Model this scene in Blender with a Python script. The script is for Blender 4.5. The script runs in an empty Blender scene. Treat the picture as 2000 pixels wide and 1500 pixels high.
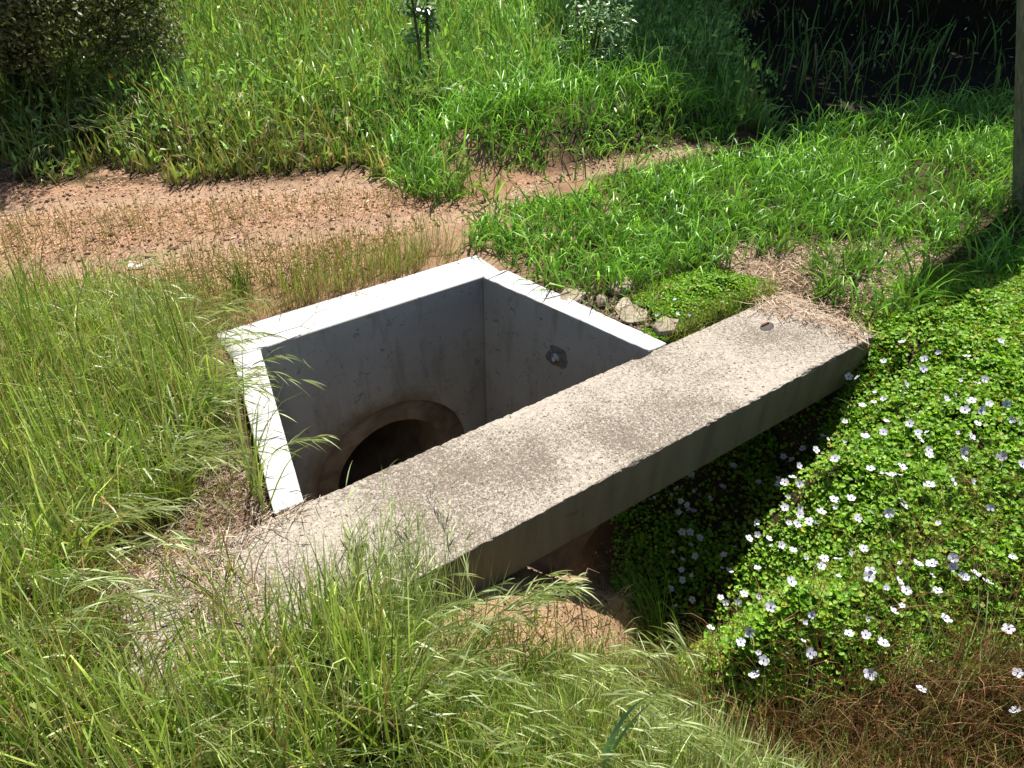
import bpy, bmesh, math, random
import numpy as np
from mathutils import Vector, Matrix
random.seed(7); RNG = np.random.default_rng(11)
R = math.radians
scene = bpy.context.scene
COL = scene.collection

# ---------------------------------------------------------------- camera, world, sun, exposure
YAW = R(35.3); PITCH = R(35.9); EYE = 1.5
cd = bpy.data.cameras.new('camera'); cam = bpy.data.objects.new('camera', cd); COL.objects.link(cam)
cam.location = (0, 0, EYE)
cam.rotation_euler = (R(90) - PITCH, 0, -YAW)
cd.sensor_fit = 'HORIZONTAL'; cd.sensor_width = 36; cd.lens = 36 * 1400 / 2000.0
cd.clip_start = 0.05; cd.clip_end = 500
scene.camera = cam

SUN_AZ = R(34)       # angle of the direction towards the sun, from +x
SUN_EL = R(60)
w = bpy.data.worlds.new('World'); scene.world = w; w.use_nodes = True
nt = w.node_tree; bg = nt.nodes['Background']
sky = nt.nodes.new('ShaderNodeTexSky'); sky.sky_type = 'NISHITA'; sky.sun_disc = False
sky.sun_elevation = SUN_EL; sky.sun_rotation = R(90) - SUN_AZ
nt.links.new(sky.outputs[0], bg.inputs[0]); bg.inputs[1].default_value = 0.05
sl = bpy.data.lights.new('sun', 'SUN'); sl.energy = 5.0; sl.angle = R(0.55); sl.color = (1.0, 0.955, 0.88)
so = bpy.data.objects.new('sun', sl); COL.objects.link(so)
sdir = Vector((math.cos(SUN_AZ) * math.cos(SUN_EL), math.sin(SUN_AZ) * math.cos(SUN_EL), math.sin(SUN_EL)))
so.rotation_euler = sdir.to_track_quat('Z', 'Y').to_euler(); so.location = sdir * 20
scene.view_settings.view_transform = 'Standard'; scene.view_settings.look = 'None'
scene.view_settings.exposure = 1.0; scene.view_settings.gamma = 1.0
scene.cycles.max_bounces = 8; scene.cycles.transparent_max_bounces = 4
scene.cycles.diffuse_bounces = 4; scene.cycles.transmission_bounces = 4

# ---------------------------------------------------------------- noise and terrain
"""TERRAIN"""
_T = np.random.default_rng(5).random((256, 256))
def vn(x, y, f=1.0, o=0):
    x = np.asarray(x, float) * f + 17.3 + 7.1 * o; y = np.asarray(y, float) * f + 5.7 + 3.3 * o
    xi = np.floor(x).astype(int); yi = np.floor(y).astype(int); a = x - xi; b = y - yi
    a = a * a * (3 - 2 * a); b = b * b * (3 - 2 * b)
    g = lambda i, j: _T[i & 255, j & 255]
    return (g(xi, yi) * (1 - a) + g(xi + 1, yi) * a) * (1 - b) + (g(xi, yi + 1) * (1 - a) + g(xi + 1, yi + 1) * a) * b
def fbm(x, y, f=1.0, n=3, o=0):
    r = 0; amp = 0.5; t = 0
    for k in range(n):
        r = r + amp * vn(x, y, f * 2 ** k, o + 5 * k); t += amp; amp *= 0.5
    return r / t
def ss(a, b, x):
    t = np.clip((np.asarray(x, float) - a) / (b - a), 0, 1); return t * t * (3 - 2 * t)
def inside(x, y, poly, wob=0.0, f=3.0, o=0):
    x = np.asarray(x, float); y = np.asarray(y, float)
    if wob:
        x, y = x + wob * (2 * fbm(x, y, f, 2, o) - 1) * 1.6, y + wob * (2 * fbm(x, y, f, 2, o + 9) - 1) * 1.6
    c = np.zeros(x.shape, bool); n = len(poly)
    for i in range(n):
        x1, y1 = poly[i]; x2, y2 = poly[(i + 1) % n]
        if y1 == y2: continue
        k = (y1 > y) != (y2 > y)
        c ^= k & (x < (x2 - x1) * (y - y1) / (y2 - y1) + x1)
    return c
def pdist(x, y, poly):           # distance to the outline of a polygon
    x = np.asarray(x, float); y = np.asarray(y, float); r = np.full(x.shape, 1e9)
    for i in range(len(poly)):
        x1, y1 = poly[i]; x2, y2 = poly[(i + 1) % len(poly)]
        dx, dy = x2 - x1, y2 - y1; t = np.clip(((x - x1) * dx + (y - y1) * dy) / (dx * dx + dy * dy + 1e-12), 0, 1)
        r = np.minimum(r, np.hypot(x - x1 - t * dx, y - y1 - t * dy))
    return r

DIRT = [(-1.80,6.34), (-0.07,5.17), (0.54,4.70), (1.11,4.30), (1.86,4.05), (1.91,3.81), (1.75,3.57), (1.86,3.37), (2.33,3.19), (2.02,3.04), (1.75,2.99), (1.59,2.85), (1.19,2.93), (0.73,2.89), (0.42,3.11), (0.03,3.19), (-1.37,3.71), (-6,5.9), (-6,10)]
STRIP = [(2.22,3.11), (2.64,3.20), (3.14,3.21), (3.82,3.07), (4.05,3.2), (3.82,3.27), (3.14,3.41), (2.60,3.38), (2.22,3.28)]
LITTER = [(2.72,2.09), (3.02,2.03), (3.17,1.77), (3.55,1.43), (3.22,1.27), (2.80,1.18), (2.45,1.09), (2.37,1.53), (2.54,1.87)]
MOUND = [(1.71,3.51), (2.04,4.19), (2.47,4.41), (3.44,4.52), (4.12,4.40), (4.91,4.04), (4.10,3.19), (3.82,3.12), (3.14,3.26), (2.64,3.25), (2.31,3.21), (1.89,3.35)]
MEADOW = [(1.56,2.70), (2.02,3.04), (2.32,3.12), (2.59,3.05), (3.00,3.02), (3.72,2.94), (4.08,2.99), (4.91,2.90), (6.53,2.51), (8.58,1.06), (4.56,0.21), (3.38,1.04), (3.55,1.43), (3.17,1.77), (3.02,2.03), (2.72,2.09), (2.54,1.87), (2.08,1.96), (1.78,2.09), (1.70,2.61)]
PATCH = [(2.06,1.97), (2.43,1.96), (2.61,1.70), (2.45,1.53), (2.06,1.53), (1.84,1.57), (1.87,1.79)]
DRY = [(0.24,3.26), (0.76,2.98), (1.20,2.96), (1.65,2.85), (1.61,2.67), (0.51,2.65), (0.36,2.25), (0.27,1.58), (0.16,1.39), (-0.14,1.56), (-0.18,1.72), (0.09,1.81), (0.30,2.14), (0.37,2.48), (0.25,2.83)]
COVER = [(2.33,1.12), (2.42,1.30), (2.62,1.36), (2.85,1.30), (3.29,1.33), (3.71,1.16), (4.60,0.17), (1.98,-0.25), (1.62,0.18), (1.40,0.31), (1.22,0.38), (1.10,0.50), (1.08,0.62), (1.22,0.80), (1.33,0.98), (1.42,1.30), (1.6,1.56), (2.35,1.56)]
SHADE_HOLLOW = [(4.03,2.99), (4.76,2.77), (6.37,2.38), (8.30,1.93), (12.74,3.35), (12.84,5.99), (10.41,8.39), (7.61,6.98), (6.03,5.22), (4.88,3.96)]  # hollow without water; tree shade is painted into its soil

# pit between the two splayed side walls (mid-lines of the walls)
def pit_left(y):  return 0.50 - (2.44 - y) * 0.207 - 0.02
def pit_right(y): return 1.60 + (2.44 - y) * 0.22 + 0.02
def in_pit(x, y):
    return (y > 1.50) & (y < 2.53) & (x > pit_left(y)) & (x < pit_right(y))

_CP = np.array([(.0,1.55,-.08),(.25,1.55,-.12),(.45,1.55,-.17),(.75,1.55,-.27),(1.0,1.55,-.62),(1.3,1.55,-.95),(1.6,1.55,-.62),(2.0,1.55,-.36),(2.4,1.55,-.26),(2.7,1.55,-.06),(3.2,1.55,.0),
 (0,1.13,-.1),(.3,1.13,-.13),(.5,1.12,-.15),(.67,1.10,-.17),(.77,1.08,-.21),(.94,1.06,-.32),(1.18,1.02,-.47),(1.34,1.0,-.82),(1.55,1.15,-.86),(1.9,1.13,-.70),(2.18,1.13,-.60),(2.36,1.13,-.28),(2.6,1.13,-.1),(3.2,1.13,.02),
 (.1,.85,-.05),(.5,.85,-.13),(.75,.85,-.24),(1.0,.85,-.47),(1.2,.85,-.82),(1.5,.85,-.78),(1.80,.87,-.42),(1.95,.87,-.22),(2.3,.85,-.1),(3.0,.85,.02),
 (.2,.6,-.04),(.6,.6,-.09),(.80,.6,-.30),(.95,.62,-.62),(1.10,.62,-.52),(1.22,.6,-.28),(1.38,.6,-.2),(1.8,.6,-.14),(2.4,.6,-.04),(3.0,.6,.03),
 (.2,.3,0),(.6,.3,-.04),(.85,.3,-.22),(1.08,.3,-.42),(1.28,.3,-.34),(1.5,.3,-.22),(2.0,.3,-.1),(2.8,.3,.03),
 (.2,0,0),(.7,0,-.02),(1.05,0,-.28),(1.4,0,-.38),(1.7,0,-.22),(2.3,0,-.08),(3,0,.02),
 (.3,-.4,0),(.9,-.4,-.02),(1.3,-.4,-.3),(1.7,-.4,-.4),(2.1,-.4,-.2),(2.8,-.4,0),
 (.6,-1,0),(1.2,-1,-.1),(1.8,-1,-.4),(2.4,-1,-.2),(3,-1,0)])
def _rbf_fit():
    X = _CP[:, :2]; n = len(X); D = np.hypot(X[:, None, 0] - X[None, :, 0], X[:, None, 1] - X[None, :, 1])
    A = np.zeros((n + 3, n + 3)); A[:n, :n] = D + np.eye(n) * 0.01; A[:n, n] = 1; A[:n, n + 1:] = X; A[n:, :n] = A[:n, n:].T
    b = np.zeros(n + 3); b[:n] = _CP[:, 2]
    return np.linalg.solve(A, b)
_W = _rbf_fit()
def rbf(x, y):
    n = len(_CP); r = _W[n] + _W[n + 1] * x + _W[n + 2] * y
    for i in range(n): r = r + _W[i] * np.hypot(x - _CP[i, 0], y - _CP[i, 1])
    return r
def height(x, y, fine=True):
    x = np.asarray(x, float); y = np.asarray(y, float)
    fx, fy = math.sin(YAW), math.cos(YAW)
    dep = x * fx + y * fy; lat = x * fy - y * fx
    z = -0.02 + 0.07 * (fbm(x, y, 0.7, 2, 3) - 0.5) * ss(2.6, 3.6, dep)
    z = z + 0.02 * (fbm(x, y, 4.0, 2, 4) - 0.5)
    z = z - 0.05 * (1 - ss(2.0, 2.6, y)) * (1 - ss(0.0, 0.6, x))            # lower, left of the wall
    z = z + ss(6.5, 16, dep) * 0.55 * (1 - ss(2.0, 4.0, lat)) + ss(16, 60, dep) * 1.5
    m = inside(x, y, MOUND, 0); z = z + np.where(m, 0.22 * ss(.05, .60, pdist(x, y, MOUND)), 0)
    # two shallow wheel ruts across the dirt
    for (x0, y0, x1, y1) in ((-1.2, 5.2, 1.9, 3.75), (-0.6, 3.9, 2.1, 3.1)):
        dx, dy = x1 - x0, y1 - y0; l = math.hypot(dx, dy); q = ((x - x0) * dy - (y - y0) * dx) / l
        z = z - 0.035 * np.exp(-(q / 0.14) ** 2) * ss(1.5, 2.2, y)
    p = inside(x, y, SHADE_HOLLOW, 0); z = z - np.where(p, 0.55 * ss(0, .8, pdist(x, y, SHADE_HOLLOW)), 0)
    # the ditch that crosses under the slab
    bl = ss(1.62, 1.50, y) * ss(-.35, .15, x) * ss(3.3, 2.7, x) * ss(-1.3, -.6, y)
    r = np.clip(rbf(x, y), -1.15, 0.05) + 0.035 * (fbm(x, y, 4.0, 3, 8) - .5) + .008 * (fbm(x, y, 28.0, 2, 9) - .5)
    z = z * (1 - bl) + r * bl
    under = (x > -0.26) & (x < 2.56) & (y > 1.1) & (y < 1.6)                 # ground kept below the slab where it rests
    z = np.where(under, np.minimum(z, -0.03), z)
    end = ss(.06, -.16, x + .08 + .26 * (fbm(x, y, 5.0, 3, 12) - .5)) * ss(-.7, -.3, x) * ss(.85, 1.12, y) * ss(1.85, 1.58, y)   # soil creeping over the left end of the slab
    z = z + (np.maximum(z, .018 + .03 * fbm(x, y, 9, 2, 13)) - z) * end
    pit = in_pit(x, y)
    t = ss(1.50, 1.85, y)
    z = np.where(pit, (r * (1 - t) + (-1.17) * t), z)
    return z
"""END"""
# ---------------------------------------------------------------- object helpers
def tag(o, label=None, cat=None, group=None, kind=None):
    if label: o['label'] = label
    if cat: o['category'] = cat
    if group: o['group'] = group
    if kind: o['kind'] = kind
    return o
def empty(name, loc, label, cat, group=None, rz=0):
    o = bpy.data.objects.new(name, None); COL.objects.link(o); o.location = loc; o.rotation_euler = (0, 0, rz)
    o.empty_display_size = 0.1
    return tag(o, label, cat, group)
def link_mesh(name, me, mat, parent=None, world=True):
    """mesh given in world coordinates; keeps them when parented to an Empty placed anywhere"""
    o = bpy.data.objects.new(name, me); COL.objects.link(o)
    for m in (mat if isinstance(mat, (list, tuple)) else [mat]): me.materials.append(m)
    if parent:
        o.parent = parent
        if world: o.matrix_parent_inverse = Matrix.Translation(-Vector(parent.location))
    return o
def np_mesh(name, V, faces, smooth=True, col=None):
    """faces: list of (n, k) integer arrays"""
    me = bpy.data.meshes.new(name); V = np.ascontiguousarray(V, dtype=np.float32)
    me.vertices.add(len(V)); me.vertices.foreach_set('co', V.ravel())
    loops = np.concatenate([f.ravel() for f in faces]).astype(np.int32)
    tot = np.concatenate([np.full(len(f), f.shape[1]) for f in faces]).astype(np.int32)
    start = np.concatenate([[0], np.cumsum(tot)[:-1]]).astype(np.int32)
    me.loops.add(len(loops)); me.loops.foreach_set('vertex_index', loops)
    me.polygons.add(len(tot)); me.polygons.foreach_set('loop_start', start); me.polygons.foreach_set('loop_total', tot)
    if smooth: me.polygons.foreach_set('use_smooth', np.ones(len(tot), bool))
    if col is not None:
        a = me.color_attributes.new('col', 'FLOAT_COLOR', 'POINT')
        c = np.ones((len(V), 4), np.float32); c[:, :3] = col; a.data.foreach_set('color', c.ravel())
    me.update(calc_edges=True)
    return me

# ---------------------------------------------------------------- materials
def new_mat(name):
    m = bpy.data.materials.new(name); m.use_nodes = True; t = m.node_tree; t.nodes.clear()
    out = t.nodes.new('ShaderNodeOutputMaterial'); return m, t, out
def N(t, typ, **kw):
    n = t.nodes.new(typ)
    for k, v in kw.items():
        if k.startswith('i_'):
            n.inputs[k[2:].replace('_', ' ')].default_value = v
        else: setattr(n, k, v)
    return n
def noise(t, scale, detail=4, rough=.6, coord=None, dist=0):
    n = N(t, 'ShaderNodeTexNoise'); n.inputs['Scale'].default_value = scale; n.inputs['Detail'].default_value = detail
    n.inputs['Roughness'].default_value = rough; n.inputs['Distortion'].default_value = dist
    if coord: t.links.new(coord, n.inputs['Vector'])
    return n.outputs['Fac']
def ramp(t, fac, stops):
    r = N(t, 'ShaderNodeValToRGB'); e = r.color_ramp.elements
    while len(e) < len(stops): e.new(0.5)
    for k, (p, c) in enumerate(stops):
        e[k].position = p; e[k].color = (*c, 1) if len(c) == 3 else c
    t.links.new(fac, r.inputs[0]); return r.outputs[0]
def g(v): return (v, v, v)
def mix(t, fac, a, b, mode='MIX'):
    m = N(t, 'ShaderNodeMix', data_type='RGBA', blend_type=mode)
    for s, v in ((m.inputs[0], fac), (m.inputs[6], a), (m.inputs[7], b)):
        if hasattr(v, 'links'): t.links.new(v, s)
        elif isinstance(v, (int, float)): s.default_value = v
        else: s.default_value = (*v, 1)
    return m.outputs[2]
def bump(t, h, strength, dist, prev=None):
    b = N(t, 'ShaderNodeBump'); b.inputs['Strength'].default_value = strength; b.inputs['Distance'].default_value = dist
    t.links.new(h, b.inputs['Height'])
    if prev: t.links.new(prev, b.inputs['Normal'])
    return b.outputs[0]
def principled(t, out, col, rough=.8, spec=.3, nrm=None):
    p = N(t, 'ShaderNodeBsdfPrincipled')
    if hasattr(col, 'links'): t.links.new(col, p.inputs['Base Color'])
    else: p.inputs['Base Color'].default_value = (*col, 1)
    if hasattr(rough, 'links'): t.links.new(rough, p.inputs['Roughness'])
    else: p.inputs['Roughness'].default_value = rough
    p.inputs['Specular IOR Level'].default_value = spec
    if nrm: t.links.new(nrm, p.inputs['Normal'])
    t.links.new(p.outputs[0], out.inputs[0]); return p
def leaf_mat(name, trans=.4, rough=.4, spec=.5, tint=(1.15, 1.2, .6)):
    m, t, out = new_mat(name)
    a = N(t, 'ShaderNodeAttribute', attribute_name='col')
    p = N(t, 'ShaderNodeBsdfPrincipled'); p.inputs['Roughness'].default_value = rough; p.inputs['Specular IOR Level'].default_value = spec
    t.links.new(a.outputs['Color'], p.inputs['Base Color'])
    tr = N(t, 'ShaderNodeBsdfTranslucent'); c = mix(t, 1.0, a.outputs['Color'], tint, 'MULTIPLY'); t.links.new(c, tr.inputs[0])
    s = N(t, 'ShaderNodeMixShader'); s.inputs[0].default_value = trans
    t.links.new(p.outputs[0], s.inputs[1]); t.links.new(tr.outputs[0], s.inputs[2]); t.links.new(s.outputs[0], out.inputs[0])
    return m
M_GRASS = leaf_mat('grass_blade', .28, .42, .45)
M_STRAW = leaf_mat('dry_straw', .22, .6, .3, (1, .9, .7))
M_COVER = leaf_mat('cover_leaf', .33, .5, .35, (1.2, 1.25, .5))
M_TREE = leaf_mat('tree_leaf', .25, .5, .4)

def obj_coord(t): return N(t, 'ShaderNodeTexCoord').outputs['Object']

def mat_slab():
    m, t, out = new_mat('aggregate_concrete'); c = obj_coord(t)
    v1 = N(t, 'ShaderNodeTexVoronoi', feature='F1'); v1.inputs['Scale'].default_value = 95; t.links.new(c, v1.inputs['Vector'])
    sp = noise(t, 125, 2, .6, c, 1.2); big = noise(t, 2.1, 4, .55, c, .4); mid = noise(t, 14, 4, .65, c)
    base = ramp(t, noise(t, 60, 5, .75, c), [(.30, (.25, .215, .175)), (.50, (.34, .30, .25)), (.72, (.43, .385, .335))])
    # dark weathered patches break up into worm-like grains
    b2 = N(t, 'ShaderNodeMath', operation='MULTIPLY_ADD'); t.links.new(big, b2.inputs[0]); b2.inputs[1].default_value = 1.5; b2.inputs[2].default_value = -1.50
    g1 = N(t, 'ShaderNodeMath', operation='MULTIPLY_ADD'); t.links.new(mid, g1.inputs[0]); g1.inputs[1].default_value = .4; t.links.new(b2.outputs[0], g1.inputs[2])
    g2 = N(t, 'ShaderNodeMath', operation='MULTIPLY_ADD'); t.links.new(sp, g2.inputs[0]); g2.inputs[1].default_value = 2.1; t.links.new(g1.outputs[0], g2.inputs[2])
    wd = N(t, 'ShaderNodeMapping', vector_type='POINT'); wd.inputs['Location'].default_value = (-1.22 * .95, -1.30 * 4.2, 0); wd.inputs['Scale'].default_value = (.95, 4.2, 1); t.links.new(c, wd.inputs[0])
    wl = N(t, 'ShaderNodeVectorMath', operation='LENGTH'); t.links.new(wd.outputs[0], wl.inputs[0])       # the long weathered patch on the middle of the slab
    wr = ramp(t, wl.outputs['Value'], [(.25, g(.17)), (.95, g(0))]); wa = N(t, 'ShaderNodeMath', operation='ADD'); t.links.new(g2.outputs[0], wa.inputs[0]); t.links.new(wr, wa.inputs[1]); g2 = wa
    dark = ramp(t, g2.outputs[0], [(.44, g(0)), (.76, g(.8))])
    col = mix(t, dark, base, (.085, .065, .045))
    pit = ramp(t, noise(t, 75, 2, .5, c), [(.30, g(1)), (.36, g(0))])
    col = mix(t, pit, col, (.05, .042, .035))
    pb = noise(t, 150, 2, .5, c); peb = ramp(t, pb, [(.62, g(0)), (.68, g(.5))]); col = mix(t, peb, col, (.46, .42, .37))
    # sides (normals not up): darker brown, with streaks
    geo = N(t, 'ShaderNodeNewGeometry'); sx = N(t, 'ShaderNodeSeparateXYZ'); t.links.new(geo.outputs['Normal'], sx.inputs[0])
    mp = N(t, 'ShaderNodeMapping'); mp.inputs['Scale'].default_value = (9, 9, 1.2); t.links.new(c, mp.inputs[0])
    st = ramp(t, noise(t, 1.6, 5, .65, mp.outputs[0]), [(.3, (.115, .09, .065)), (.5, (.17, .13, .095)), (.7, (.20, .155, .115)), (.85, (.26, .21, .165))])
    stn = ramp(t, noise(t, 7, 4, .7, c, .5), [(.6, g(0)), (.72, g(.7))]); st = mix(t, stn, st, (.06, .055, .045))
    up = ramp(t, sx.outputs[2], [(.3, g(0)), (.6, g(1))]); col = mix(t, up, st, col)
    h = mix(t, .5, v1.outputs['Distance'], sp); n1 = bump(t, h, .7, .004); n2 = bump(t, mid, .3, .006, n1)
    principled(t, out, col, .9, .25, n2); return m
def mat_paint():
    m, t, out = new_mat('weathered_white_concrete'); c = obj_coord(t)
    col = ramp(t, noise(t, 3.5, 5, .6, c), [(.3, (.44, .435, .42)), (.7, (.56, .555, .545))])
    mp = N(t, 'ShaderNodeMapping'); mp.inputs['Scale'].default_value = (5, 5, 1.1); t.links.new(c, mp.inputs[0])
    st = ramp(t, noise(t, 2.4, 6, .65, mp.outputs[0]), [(.52, g(0)), (.68, g(.6))])
    col = mix(t, st, col, (.38, .35, .29))
    sc = ramp(t, noise(t, 24, 5, .85, c, 1.0), [(.585, g(0)), (.65, g(.85))]); col = mix(t, sc, col, (.22, .20, .17))
    # grime close to the pipe
    geo = N(t, 'ShaderNodeNewGeometry')
    vm = N(t, 'ShaderNodeVectorMath', operation='DISTANCE'); t.links.new(geo.outputs['Position'], vm.inputs[0]); vm.inputs[1].default_value = (1.00, 2.42, -.90)
    nn = noise(t, 6, 5, .7, c); ad = N(t, 'ShaderNodeMath', operation='MULTIPLY_ADD'); t.links.new(nn, ad.inputs[0]); ad.inputs[1].default_value = -.28; t.links.new(vm.outputs['Value'], ad.inputs[2])
    gr = ramp(t, ad.outputs[0], [(.24, g(.85)), (.335, g(0))]); col = mix(t, gr, col, (.23, .19, .13))
    # shade put into the colour: vertical faces darker grey, up-facing tops left white
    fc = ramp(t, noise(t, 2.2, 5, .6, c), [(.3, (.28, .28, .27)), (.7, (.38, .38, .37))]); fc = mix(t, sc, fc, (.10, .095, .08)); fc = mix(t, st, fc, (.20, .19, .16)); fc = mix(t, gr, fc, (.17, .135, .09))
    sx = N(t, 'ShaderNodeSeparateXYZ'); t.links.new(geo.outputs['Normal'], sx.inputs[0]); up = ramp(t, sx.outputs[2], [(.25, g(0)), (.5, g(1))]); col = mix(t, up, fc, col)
    n1 = bump(t, noise(t, 90, 4, .7, c), .25, .002); n2 = bump(t, noise(t, 8, 3, .5, c), .15, .006, n1)
    principled(t, out, col, .75, .3, n2); return m
def mat_pipe():
    m, t, out = new_mat('stained_pipe_concrete'); c = obj_coord(t)
    col = ramp(t, noise(t, 5, 5, .7, c, .5), [(.3, (.09, .07, .05)), (.52, (.20, .16, .115)), (.75, (.32, .275, .22))])
    n = bump(t, noise(t, 60, 4, .7, c), .5, .004); principled(t, out, col, .85, .25, n); return m
def mat_ground():
    m, t, out = new_mat('soil'); c = obj_coord(t); a = N(t, 'ShaderNodeAttribute', attribute_name='col')
    v = ramp(t, noise(t, 22, 6, .75, c), [(.3, g(.62)), (.55, g(1.0)), (.75, g(1.3))])
    col = mix(t, 1.0, a.outputs['Color'], v, 'MULTIPLY')
    f = ramp(t, noise(t, 110, 3, .7, c), [(.60, g(0)), (.68, g(.6))]); col = mix(t, f, col, mix(t, 1.0, a.outputs['Color'], (1.7, 1.75, 1.8), 'MULTIPLY'))
    n1 = bump(t, noise(t, 45, 6, .75, c), .8, .02); principled(t, out, col, .95, .15, n1); return m
def mat_wood():
    m, t, out = new_mat('weathered_timber'); c = obj_coord(t)
    mp = N(t, 'ShaderNodeMapping'); mp.inputs['Scale'].default_value = (22, 22, .9); t.links.new(c, mp.inputs[0])
    col = ramp(t, noise(t, 1.6, 7, .7, mp.outputs[0], .3), [(.3, (.10, .085, .075)), (.5, (.21, .19, .17)), (.75, (.36, .33, .30))])
    ck = ramp(t, noise(t, 3.0, 3, .6, mp.outputs[0]), [(.30, g(1)), (.36, g(0))]); col = mix(t, ck, col, (.03, .025, .02))
    n = bump(t, noise(t, 2.5, 6, .7, mp.outputs[0]), .9, .01); principled(t, out, col, .9, .2, n); return m
def mat_rock():
    m, t, out = new_mat('pale_stone'); c = obj_coord(t)
    col = ramp(t, noise(t, 12, 6, .7, c), [(.3, (.19, .145, .105)), (.55, (.36, .30, .235)), (.8, (.50, .43, .35))])
    n = bump(t, noise(t, 40, 6, .75, c), .9, .012); principled(t, out, col, .92, .2, n); return m
def mat_plain(name, col, rough=.7, spec=.3, s=30, k=.35):
    m, t, out = new_mat(name); c = obj_coord(t)
    v = ramp(t, noise(t, s, 4, .6, c), [(.3, tuple(x * (1 - k) for x in col)), (.7, tuple(min(1, x * (1 + k * .6)) for x in col))])
    principled(t, out, v, rough, spec, bump(t, noise(t, s * 2, 4, .6, c), .3, .003)); return m
def mat_water():
    m, t, out = new_mat('dark_pool_water'); c = obj_coord(t)
    n = bump(t, noise(t, 4.5, 3, .5, c), .12, .01)
    p = principled(t, out, (.004, .005, .003), .35, .10, n); return m
M_SLAB, M_PAINT, M_PIPE, M_SOIL, M_WOOD, M_ROCK, M_WATER = mat_slab(), mat_paint(), mat_pipe(), mat_ground(), mat_wood(), mat_rock(), mat_water()
M_BARK = mat_plain('grey_brown_bark', (.13, .10, .075), .95, .15, 14, .5)
M_PETAL = mat_plain('pale_petal', (.52, .515, .58), .6, .25, 60, .12)
M_EYE = mat_plain('flower_eye', (.10, .09, .16), .6)
M_YELLOW = mat_plain('orange_petal', (.85, .42, .02), .6)
M_STEEL = mat_plain('galvanised_steel', (.55, .55, .55), .35, .6); M_STEEL.node_tree.nodes['Principled BSDF'].inputs['Metallic'].default_value = .8
M_RUST = mat_plain('rusty_iron', (.16, .07, .035), .85, .2, 80, .6)
M_MORTAR = mat_plain('dark_mortar', (.16, .16, .155), .9, .2, 50, .5)
M_PAPER = mat_plain('white_paper', (.82, .82, .80), .7, .2, 20, .05)
M_DARK = mat_plain('dark_hole_disc', (.035, .025, .018), .6, .3, 15, .5)

# ---------------------------------------------------------------- ground, ditch bed, hollow, far ground
def axis(lo, hi, a, b, fine, coarse):
    """grid lines: fine step inside [a, b], growing outside"""
    v = list(np.arange(a, b + fine * .5, fine)); s = fine
    x = a
    while x > lo: s = min(s * 1.12, coarse); x -= s; v.insert(0, x)
    x = b; s = fine
    while x < hi: s = min(s * 1.12, coarse); x += s; v.append(x)
    return np.array(v)
def ground_colour(X, Y):
    n = fbm(X, Y, 1.3, 3, 20)[..., None]; n2 = fbm(X, Y, 6, 2, 21)[..., None]
    c = np.array([.07, .05, .025]) * (.8 + .4 * n)                                    # soil under the grass
    dirt = np.array([.44, .255, .15]) * (1 - n2 * .3) + np.array([.05, .055, .05]) * n
    def put(c, m, k, feather, poly):
        d = pdist(X, Y, poly); a = np.where(m, ss(0, feather, d), 0)[..., None]; return c * (1 - a) + k * a
    a = (ss(.75, .30, pdist(X, Y, DIRT)) * (Y < 4.0) * (Y > 2.3))[..., None]; c = c * (1 - a) + (dirt * .8) * a
    c = put(c, inside(X, Y, DIRT, .2, 3.5, 1), dirt, .12, DIRT)
    c = put(c, inside(X, Y, STRIP, .05), np.array([.33, .23, .145]), .05, STRIP)
    c = put(c, inside(X, Y, LITTER, .06), np.array([.20, .14, .09]), .08, LITTER)
    c = put(c, inside(X, Y, DRY, .04), np.array([.27, .165, .09]), .08, DRY)
    # bare wheel ruts: paler, smoother, greyer
    for (x0, y0, x1, y1) in ((-1.2, 5.2, 1.9, 3.75), (-0.6, 3.9, 2.1, 3.1)):
        dx, dy = x1 - x0, y1 - y0; l = math.hypot(dx, dy); q = ((X - x0) * dy - (Y - y0) * dx) / l
        a = (np.exp(-(q / .13) ** 2) * inside(X, Y, DIRT) * .85)[..., None]; c = c * (1 - a) + np.array([.40, .27, .185]) * a
    pd_ = inside(X, Y, SHADE_HOLLOW); a = np.where(pd_, ss(0, .5, pdist(X, Y, SHADE_HOLLOW)), 0)[..., None]; c = c * (1 - a) + np.array([.028, .022, .016]) * a      # tree shade put into the hollow's soil colour as near-black
    sand = ((X > .3) & (X < 1.45) & (Y > .72) & (Y < 1.6))
    a = (ss(0, .12, X - .3) * ss(0, .3, 1.5 - X) * ss(0, .12, Y - .72) * sand)[..., None]; c = c * (1 - a) + np.array([.40, .265, .155]) * a
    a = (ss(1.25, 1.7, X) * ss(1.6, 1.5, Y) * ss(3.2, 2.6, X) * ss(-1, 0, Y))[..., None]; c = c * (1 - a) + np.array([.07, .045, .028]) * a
    return c
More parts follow.
